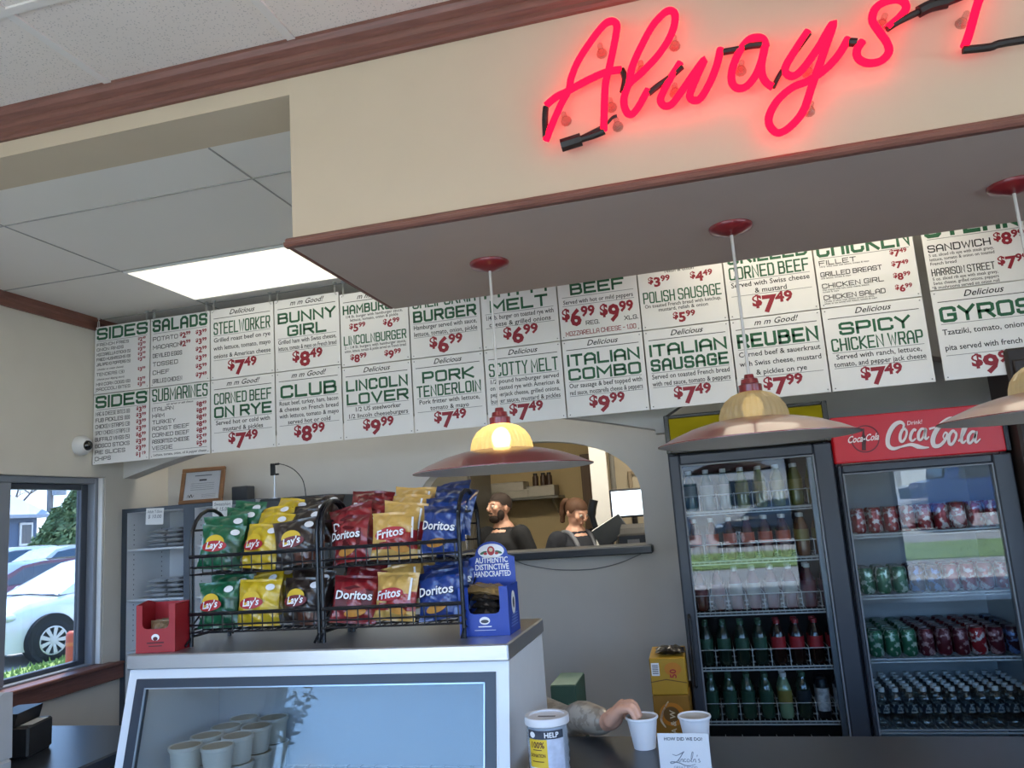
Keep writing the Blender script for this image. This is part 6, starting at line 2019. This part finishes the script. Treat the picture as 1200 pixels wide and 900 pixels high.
# ------------------------------------------------------------------ outdoors
GZ = -.22
struct('ground', MB().box(-70, 70, -70, 70, GZ - .2, GZ), M('worn_asphalt', '#a29f99', .85, noise=.10, scale=.6))
GRASS = M('spring_grass', '#7d9350', .9, noise=.3, scale=9)
def lawn(x0, x1, y0, y1, n, seed):
    rnd = random.Random(seed)
    m = MB().box(x0, x1, y0, y1, GZ + .0005, GZ + .03)
    for i in range(n):
        x, y = rnd.uniform(x0 + .1, x1 - .1), rnd.uniform(y0 + .1, y1 - .1)
        a = rnd.uniform(0, pi); h = rnd.uniform(.04, .10)
        dx, dy = .02 * math.cos(a), .02 * math.sin(a)
        m.add([(x - dx, y - dy, GZ + .03), (x + dx, y + dy, GZ + .03), (x + rnd.uniform(-.03, .03), y + rnd.uniform(-.03, .03), GZ + .03 + h)], [(0, 1, 2)])
    o = m.build('grass', GRASS, fix=False)
    o['kind'] = 'stuff'; o['label'] = 'strip of bright spring grass'; o['category'] = 'grass'
    return o
lawn(-9.6, -4.6, 3.0, 10.0, 5000, 1)['label'] = 'bright grass outside the side window'
lawn(-30, 40, -17.5, -12.3, 2500, 2)['label'] = 'grass strip across the road front, seen mirrored in the cooler doors'
struct('sidewalk', MB().box(-30, 40, -8.6, -6.2, GZ + .0005, GZ + .05), M('pale_concrete', '#b8b4ac', .8, noise=.06, scale=2))
struct('added_eave', MB().box(XL - .2, XR + .3, YF - .5, YF - .152, 2.62, 2.95), M('brown_fascia', '#4a3a33', .6))  # unseen overhang added to cut light from the high sky
struct('roof', MB().box(XL - .2, XR + .3, YF - .15, 8.2, 3.001, 3.1), M('dark_roof', '#4d4a48', .8))

CGLASS = M('car_window', '#2b3a48', .06, noise=.05, spec=.9)
TYRE = M('tyre_rubber', '#1b1b1d', .8)
HUB = M('wheel_silver', '#b5b7ba', .35, metal=.6)
def car(label, loc, rz, paint, L=3.95, W=1.70, H=1.45, suv=False):
    r = thing('car', label, 'car', (loc[0], loc[1], GZ), rz)
    hw = W / 2
    bx = L / 2
    hood = .95 if not suv else 1.05
    # stations along the length (front at -x): x, belt/hood height, half width
    st = [(-bx, .42, .62), (-bx + .04, .62, .74), (-bx + .16, .74, .82), (-bx + .5, hood - .08, .93), (-bx + 1.05, hood, .985), (-bx + 1.5, hood + .03, 1), (0, hood + .05, 1), (bx - 1.0, hood + .06, 1), (bx - .35, hood + .06, .96), (bx - .08, hood, .88), (bx, .7, .8)]
    m = MB()
    sec = []
    for x, z, f in st:
        w_ = hw * f
        z0 = .20 if -bx + .1 < x < bx - .1 else .26
        sec.append([(x, -w_ * .93, z0), (x, -w_, min(.48, z * .8)), (x, -w_ * .985, z - .08 if z > .5 else z - .02), (x, -w_ * .90, z), (x, 0, z + .035), (x, w_ * .90, z), (x, w_ * .985, z - .08 if z > .5 else z - .02), (x, w_, min(.48, z * .8)), (x, w_ * .93, z0)])
    vs = [p for s_ in sec for p in s_]
    n = 9
    fs = []
    for i in range(len(sec) - 1):
        for k_ in range(n - 1): fs.append((i * n + k_, i * n + k_ + 1, (i + 1) * n + k_ + 1, (i + 1) * n + k_))
        fs.append((i * n + n - 1, i * n, (i + 1) * n, (i + 1) * n + n - 1))
    fs.append(tuple(range(n))); fs.append(tuple((len(sec) - 1) * n + k_ for k_ in range(n))[::-1])
    m.add(vs, fs, 0, True)
    # greenhouse
    g = [(-bx + .92, hood, .90, .88), (-bx + 1.75, H - .06, .70, .72), (-bx + 2.15, H, .69, .72), (bx - 1.1, H, .68, .72), (bx - .5, H - .08, .66, .70), (bx - .06, hood + .05, .80, .84)]
    def gp(i):
        x, z, fr_, fb = g[i]
        return x, z, hw * fr_, hw * (.90 if 0 < i < 5 else fb)
    vs, fs = [], []
    bz = hood + .02
    for i in range(6):
        x, z, wr_, wb = gp(i)
        vs += [(x, -wb, bz), (x, -wr_, z), (x, 0, z + .03), (x, wr_, z), (x, wb, bz)]
    for i in range(5):
        for k_ in range(4): fs.append((i * 5 + k_, i * 5 + k_ + 1, (i + 1) * 5 + k_ + 1, (i + 1) * 5 + k_))
    m.add(vs, fs, 0, True)
    m.build('car_body', M('paint_' + paint, paint, .18, metal=.1, noise=.03, spec=.7, coat=.8), r)
    V = [Vector(v) for v in vs]
    gl = MB()
    def pane(q, ins, o_):
        q = [Vector(v) for v in q]
        c_ = sum(q, Vector()) / len(q)
        nrm = (q[1] - q[0]).cross(q[2] - q[0]).normalized()
        if nrm.dot(c_ - Vector((0, 0, .8))) < 0: nrm = -nrm
        gl.add([v + (c_ - v) * ins + nrm * o_ for v in q], [tuple(range(len(q)))])
    pane([V[0], V[1], V[2], V[3], V[4]], .07, .02)
    pane([V[25], V[26], V[27], V[28], V[29]], .2, .02)
    for s_ in (0, 1):
        lo, hi = (0, 1) if s_ == 0 else (4, 3)
        e_ = lambda i, t: V[i * 5 + lo].lerp(V[i * 5 + hi], t)
        mid = lambda t: e_(2, t).lerp(e_(3, t), .45)
        mid2 = lambda t: e_(2, t).lerp(e_(3, t), .53)
        pane([e_(0, .12).lerp(e_(1, .12), .35), mid(.08), mid(.88), e_(2, .88), e_(1, .86)], .05, .012)
        pane([mid2(.08), e_(4, .1), e_(4, .86), e_(3, .88), mid2(.88)], .05, .012)
    gl.build('window', CGLASS, r)
    fa, ra_ = -bx + .80, bx - .72
    wr = .315 if not suv else .35
    for x in (fa, ra_):
        for s_ in (-1, 1):
            y = s_ * (hw - .085)
            m = MB().lathe([(wr + .045, -.105), (wr + .045, .102)], 28)
            m.v = [(x + a, y + c_, wr + .03 + b) for a, b, c_ in m.v]
            m.build('wheel_arch', TYRE, r)
            wh = MB().lathe([(wr * .62, -.10), (wr * .9, -.105), (wr, -.08), (wr, .08), (wr * .9, .108), (wr * .68, .112), (wr * .62, .095)], 28)
            wh.v = [(x + a, y + s_ * c_, wr + b) for a, b, c_ in wh.v]
            w_o = wh.build('wheel', TYRE, r)
            h = MB().lathe([(0, .085), (wr * .66, .085), (wr * .66, .118), (wr * .6, .120), (wr * .58, .098), (0, .098)], 28)
            for k_ in range(9):
                a = 2 * pi * k_ / 9
                d = Vector((math.cos(a), math.sin(a)))
                p_ = Vector((-d.y, d.x))
                q = [d * wr * .12 + p_ * .02, d * wr * .6 + p_ * .03, d * wr * .6 - p_ * .03, d * wr * .12 - p_ * .02]
                h.prism([(v.x, v.y) for v in q], lambda a_, b_, d_: (a_, b_, d_), .097, .119)
            h.lathe([(0, .125), (.05, .122), (.055, .098)], 14)
            h.v = [(x + a, y + s_ * c_, wr + b) for a, b, c_ in h.v]
            h.build('hubcap', HUB, w_o)
    for s_ in (-1, 1):
        h = MB().sphere((-bx + .26, s_ * hw * .74, .70), .1, 14, 10, 0, (1.9, 1.2, .75))
        h.build('headlight', M('headlight_glass', '#c9d0d6', .1, metal=.4, noise=.15, scale=30), r)
        h = MB().sphere((bx - .12, s_ * hw * .80, .82), .1, 12, 8, 0, (.8, .7, 1.5))
        h.build('tail_light', M('tail_red', '#7d1a1c', .2), r)
        h = MB().sphere((-bx + 1.25, s_ * (hw + .07), hood + .06), .08, 12, 8, 0, (.8, 1.2, .8))
        h.build('wing_mirror', M('paint_' + paint, paint), r)
        h = MB().box(bx - 1.45, bx - 1.3, s_ * (hw - .004), s_ * (hw + .014), hood - .12, hood - .09, .005).box(-.12, .03, s_ * (hw - .004), s_ * (hw + .014), hood - .14, hood - .11, .005)
        h.build('door_handle', M('paint_' + paint, paint), r)
    MB().box(-bx - .012, -bx + .05, -hw * .5, hw * .5, .30, .42, .01).build('grille', TYRE, r)
    MB().prism([(-hw * .82, .34), (-hw * .58, .30), (-hw * .58, .40), (-hw * .80, .46)], lambda a, b, d: (d, a, b), -bx + .0, -bx + .14).build('fog_lamp', TYRE, r)
    MB().prism([(hw * .82, .34), (hw * .58, .30), (hw * .58, .40), (hw * .80, .46)], lambda a, b, d: (d, a, b), -bx + .0, -bx + .14).build('fog_lamp', TYRE, r)
    MB().box(-bx - .02, -bx - .008, -.24, .24, .45, .56, .003).build('number_plate', WHITE, r)
    return r
RZ = pi / 2 - .26      # fronts point towards -Y
car('white compact car nearest the side window', (-10.14, 11.06), RZ, '#d9dadc')
car('dark red car parked behind the white compact', (-13.6, 13.0), RZ, '#5a2430', 4.3, 1.75, 1.40)
car('silver grey car with pale roof beyond the dark red one', (-17.3, 17.6), RZ, '#b8bcc2', 4.4, 1.8, 1.64, True)
car('white car farthest back, by the blue house', (-21.3, 19.6), RZ, '#d3d5d8', 4.4, 1.8, 1.68, True)
car('black car on the far road, mirrored in the yellow-topped cooler', (2.3, -21.0), 0, '#1d2026', 4.5, 1.8, 1.5)
car('white car on the far road, mirrored beside the truck', (6.6, -26.5), 0, '#d6d8da', 4.4, 1.8, 1.6, True)
car('grey car on the far road, mirrored at the left', (-2.8, -22.0), 0, '#5d636b', 4.4, 1.8, 1.5)
bo = thing('bollard', 'orange red bollard in the grass before the white car', 'bollard', (-8.15, 8.55, GZ + .03))
MB().lathe([(.085, 0), (.085, .50), (.078, .535), (.05, .56), (0, .565)], 24).build('post', M('orange_paint', '#b5492f', .5, noise=.06), bo)
MB().lathe([(.0865, .38), (.0875, .385), (.0875, .42), (.0865, .425)], 24).build('band', M('pale_band', '#c8693f', .5), bo)
# house
ho = thing('house', 'blue grey house with white window beyond the parked cars', 'house', (-33, 25, GZ))
SID = M('blue_siding', '#56667c', .7, noise=.08, scale=3, stretch=(.2, .2, 14))
MB().box(-3.2, 3, -4, 4.2, 0, 2.95).build('wall', SID, ho)
MB().prism([(-3.5, 2.951), (3.45, 2.951), (3.45, 3.1), (0, 4.6), (-3.5, 3.1)], lambda a, b, d: (a, d, b), -4.4, 4.6).build('roof', M('pale_shingle', '#9aa2ac', .9, noise=.12, scale=20), ho)
fr_ = MB().box(3.001, 3.07, 3.25, 3.95, 1.72, 2.75, .01).build('window', M('white_trim', '#d6d5d1'), ho)
MB().box(3.0705, 3.08, 3.35, 3.85, 1.82, 2.65).build('pane', CGLASS, fr_)
MB().box(3.001, 3.06, 1.0, 1.9, 0, 2.1, .01).build('door', WHITE, ho)
# trees
def leaf_tree(label, x, y, h, rad, seed, leaf, n=3500, low=.1):
    r = thing('evergreen_tree', label, 'tree', (x, y, GZ))
    rnd = random.Random(seed)
    MB().tube([(0, 0, 0), (.05, 0, h * .4), (0, .04, h * .85)], [.13, .1, .03], 8).build('trunk', M('bark', '#4a3f36', .9, noise=.25), r)
    m = MB()
    for i in range(n):
        t = rnd.random() ** .8
        z = h * (low + (1 - low) * t)
        rr = rad * (1 - .72 * t ** 1.6) * (.75 + .25 * math.sin(9 * t + seed)) * (rnd.random() ** .35)
        a = rnd.uniform(0, 2 * pi)
        c_ = Vector((rr * math.cos(a), rr * math.sin(a), z + rnd.uniform(-.1, .1)))
        d = Vector((rnd.gauss(0, 1), rnd.gauss(0, 1), rnd.gauss(0, 1))).normalized()
        e_ = d.orthogonal().normalized()
        s_ = rnd.uniform(.06, .14)
        m.add([c_ - e_ * s_, c_ + d * s_ * .5, c_ + e_ * s_, c_ - d * s_ * .5], [(0, 1, 2, 3)])
    m.build('foliage', leaf, r, fix=False)
    return r
LEAF = M('evergreen_leaf', '#4f6640', .8, noise=.35, scale=4)
leaf_tree('large evergreen tree beside the blue house', -24.5, 26.1, 4.4, 1.9, 3, LEAF, 7000, .02)
leaf_tree('rounded evergreen shrub between the cars and the large evergreen', -22.6, 22.9, 2.9, 1.3, 9, LEAF, 3500, .02)
def bare_tree(label, x, y, h, seed):
    r = thing('bare_tree', label, 'tree', (x, y, GZ))
    rnd = random.Random(seed)
    m = MB()
    def grow(p, d, L, rad, dep):
        q = p + d * L
        m.tube([p, p.lerp(q, .5) + Vector((rnd.uniform(-.05, .05), rnd.uniform(-.05, .05), 0)) * L, q], [rad, rad * .85, rad * .7], 5)
        if dep == 0: return
        for k_ in range(3 if dep > 2 else 2):
            nd = (d + Vector((rnd.gauss(0, .55), rnd.gauss(0, .55), rnd.uniform(-.1, .4)))).normalized()
            grow(q, nd, L * rnd.uniform(.62, .85), rad * .62, dep - 1)
    grow(Vector((0, 0, 0)), Vector((0, 0, 1)), h * .28, h * .022, 5)
    m.build('trunk_and_branches', M('pale_bark', '#6d635c', .9, noise=.2), r)
    return r
bare_tree('bare tree behind the blue house roof', -40, 36.5, 9, 5)
bare_tree('bare tree right of the utility pole', -36, 37.5, 10, 8)
bare_tree('bare tree across the road, mirrored in the yellow-topped cooler', 2.5, -33, 11, 12)
bare_tree('bare tree across the road, left of the white building', -5, -36, 11, 13)
up = thing('utility_pole', 'grey utility pole with transformer beyond the house', 'utility pole', (-30.5, 30.4, GZ))
MB().tube([(0, 0, 0), (0, 0, 8)], .14, 10).build('pole', M('weathered_wood', '#7b7876', .9), up)
MB().lathe([(.0, 4.0), (.3, 4.0), (.3, 4.9), (.1, 5.0), (0, 5.0)], 16, (.42, .1, 0)).build('transformer', M('transformer_grey', '#8c9196', .5), up)
# across the road: building and truck
wb = thing('building', 'long white building across the road, mirrored in the yellow-topped cooler', 'building', (3, -42, GZ))
MB().box(-10, 8, -4, 0, 0, 4.2).build('wall', M('white_siding', '#c9c7c2', .7, noise=.05), wb)
MB().box(-10.3, 8.3, -4.3, .4, 4.2, 4.5).build('roof', M('grey_roof', '#8a8d90', .7), wb)
for k_ in range(5): MB().box(-8.5 + 3.4 * k_, -7.0 + 3.4 * k_, .001, .06, 1.1, 2.6, .02).build('window', CGLASS, wb)
tk = thing('truck', 'blue truck with long box on the road, mirrored in the red-topped cooler', 'truck', (10.2, -23, GZ))
TB_ = M('truck_blue', '#1f4e8c', .3, noise=.05, coat=.5)
MB().prism([(-3.0, .7), (-3.0, 1.7), (-2.4, 1.8), (-2.1, 2.9), (-.8, 2.95), (-.8, .7)], lambda a, b, d: (a, d, b), -1.15, 1.15).build('cab', TB_, tk)
m = MB()
m.prism([(-1.95, 1.75), (-1.85, 2.65), (-1.0, 2.7), (-1.0, 1.75)], lambda a, b, d: (a, d, b), 1.151, 1.17)
m.prism([(-2.42, 1.85), (-2.16, 2.8), (-2.14, 2.8), (-2.40, 1.85)], lambda a, b, d: (a - .03, d, b), -1.0, 1.0)
m.build('window', CGLASS, tk)
MB().box(-.7, 4.6, -1.2, 1.2, 1.1, 3.3, .04).build('box_body', M('truck_bed', '#2a4a78', .5, noise=.08), tk)
MB().box(-2.6, 4.4, -.5, .5, .55, .95).build('chassis', TYRE, tk)
for x in (-2.2, 2.2, 3.4):
    for s_ in (-1, 1):
        wh = MB().lathe([(.25, -.15), (.5, -.15), (.52, 0), (.5, .15), (.25, .15)], 24)
        wh.v = [(x + a, s_ * 1.05 + c_, .52 + b) for a, b, c_ in wh.v]
        q = wh.build('wheel', TYRE, tk)
        h = MB().lathe([(0, .12), (.24, .12), (.26, .16), (0, .17)], 18)
        h.v = [(x + a, s_ * 1.05 + s_ * c_, .52 + b) for a, b, c_ in h.v]
        h.build('hubcap', HUB, q)
MB().box(-3.12, -3.001, -1.1, 1.1, .45, .75, .03).build('bumper', HUB, tk)

# ------------------------------------------------------------------ plant by the front window (seen mirrored in the case glass)
tb = thing('bar_table', 'small square bar table by the front window', 'table', (-2.72, -.55, 0))
MB().box(-.2, .2, -.2, .2, 1.0, 1.03, .005).build('tabletop', WOOD, tb)
MB().lathe([(.17, 0), (.17, .015), (.03, .03), (.028, .995), (.08, .9995)], 24).build('pedestal', BLACKM, tb)
pt = thing('potted_plant', 'leafy plant in a square brown pot on the bar table', 'potted plant', (-2.72, -.55, 1.0305))
MB().prism([(-.055, 0), (.055, 0), (.075, .15), (-.075, .15)], lambda a, b, d: (a, d, b), -.065, .065).build('pot', M('brown_pot', '#4a3a30', .5), pt)
m = MB()
rnd = random.Random(4)
lf_ = MB()
for k_ in range(7):
    a = rnd.uniform(0, 6.28); h = rnd.uniform(.25, .62)
    P_ = smooth_path([(0, 0, .15), (.03 * math.cos(a), .03 * math.sin(a), .15 + h * .5), (.11 * math.cos(a), .11 * math.sin(a), .15 + h)], 4)
    m.tube(P_, .004, 5)
    for q in range(16):
        p = P_[rnd.randrange(4, len(P_))]
        d = Vector((rnd.gauss(0, 1), rnd.gauss(0, 1), rnd.gauss(0, .6))).normalized()
        e_ = d.orthogonal().normalized()
        lf_.add([p, p + d * .035 + e_ * .014, p + d * .075, p + d * .035 - e_ * .014], [(0, 1, 2, 3)])
m.build('stem', M('plant_stem', '#4d5a36', .7), pt)
lf_.build('leaves', M('plant_leaf', '#4a6640', .6, noise=.2), pt, fix=False)
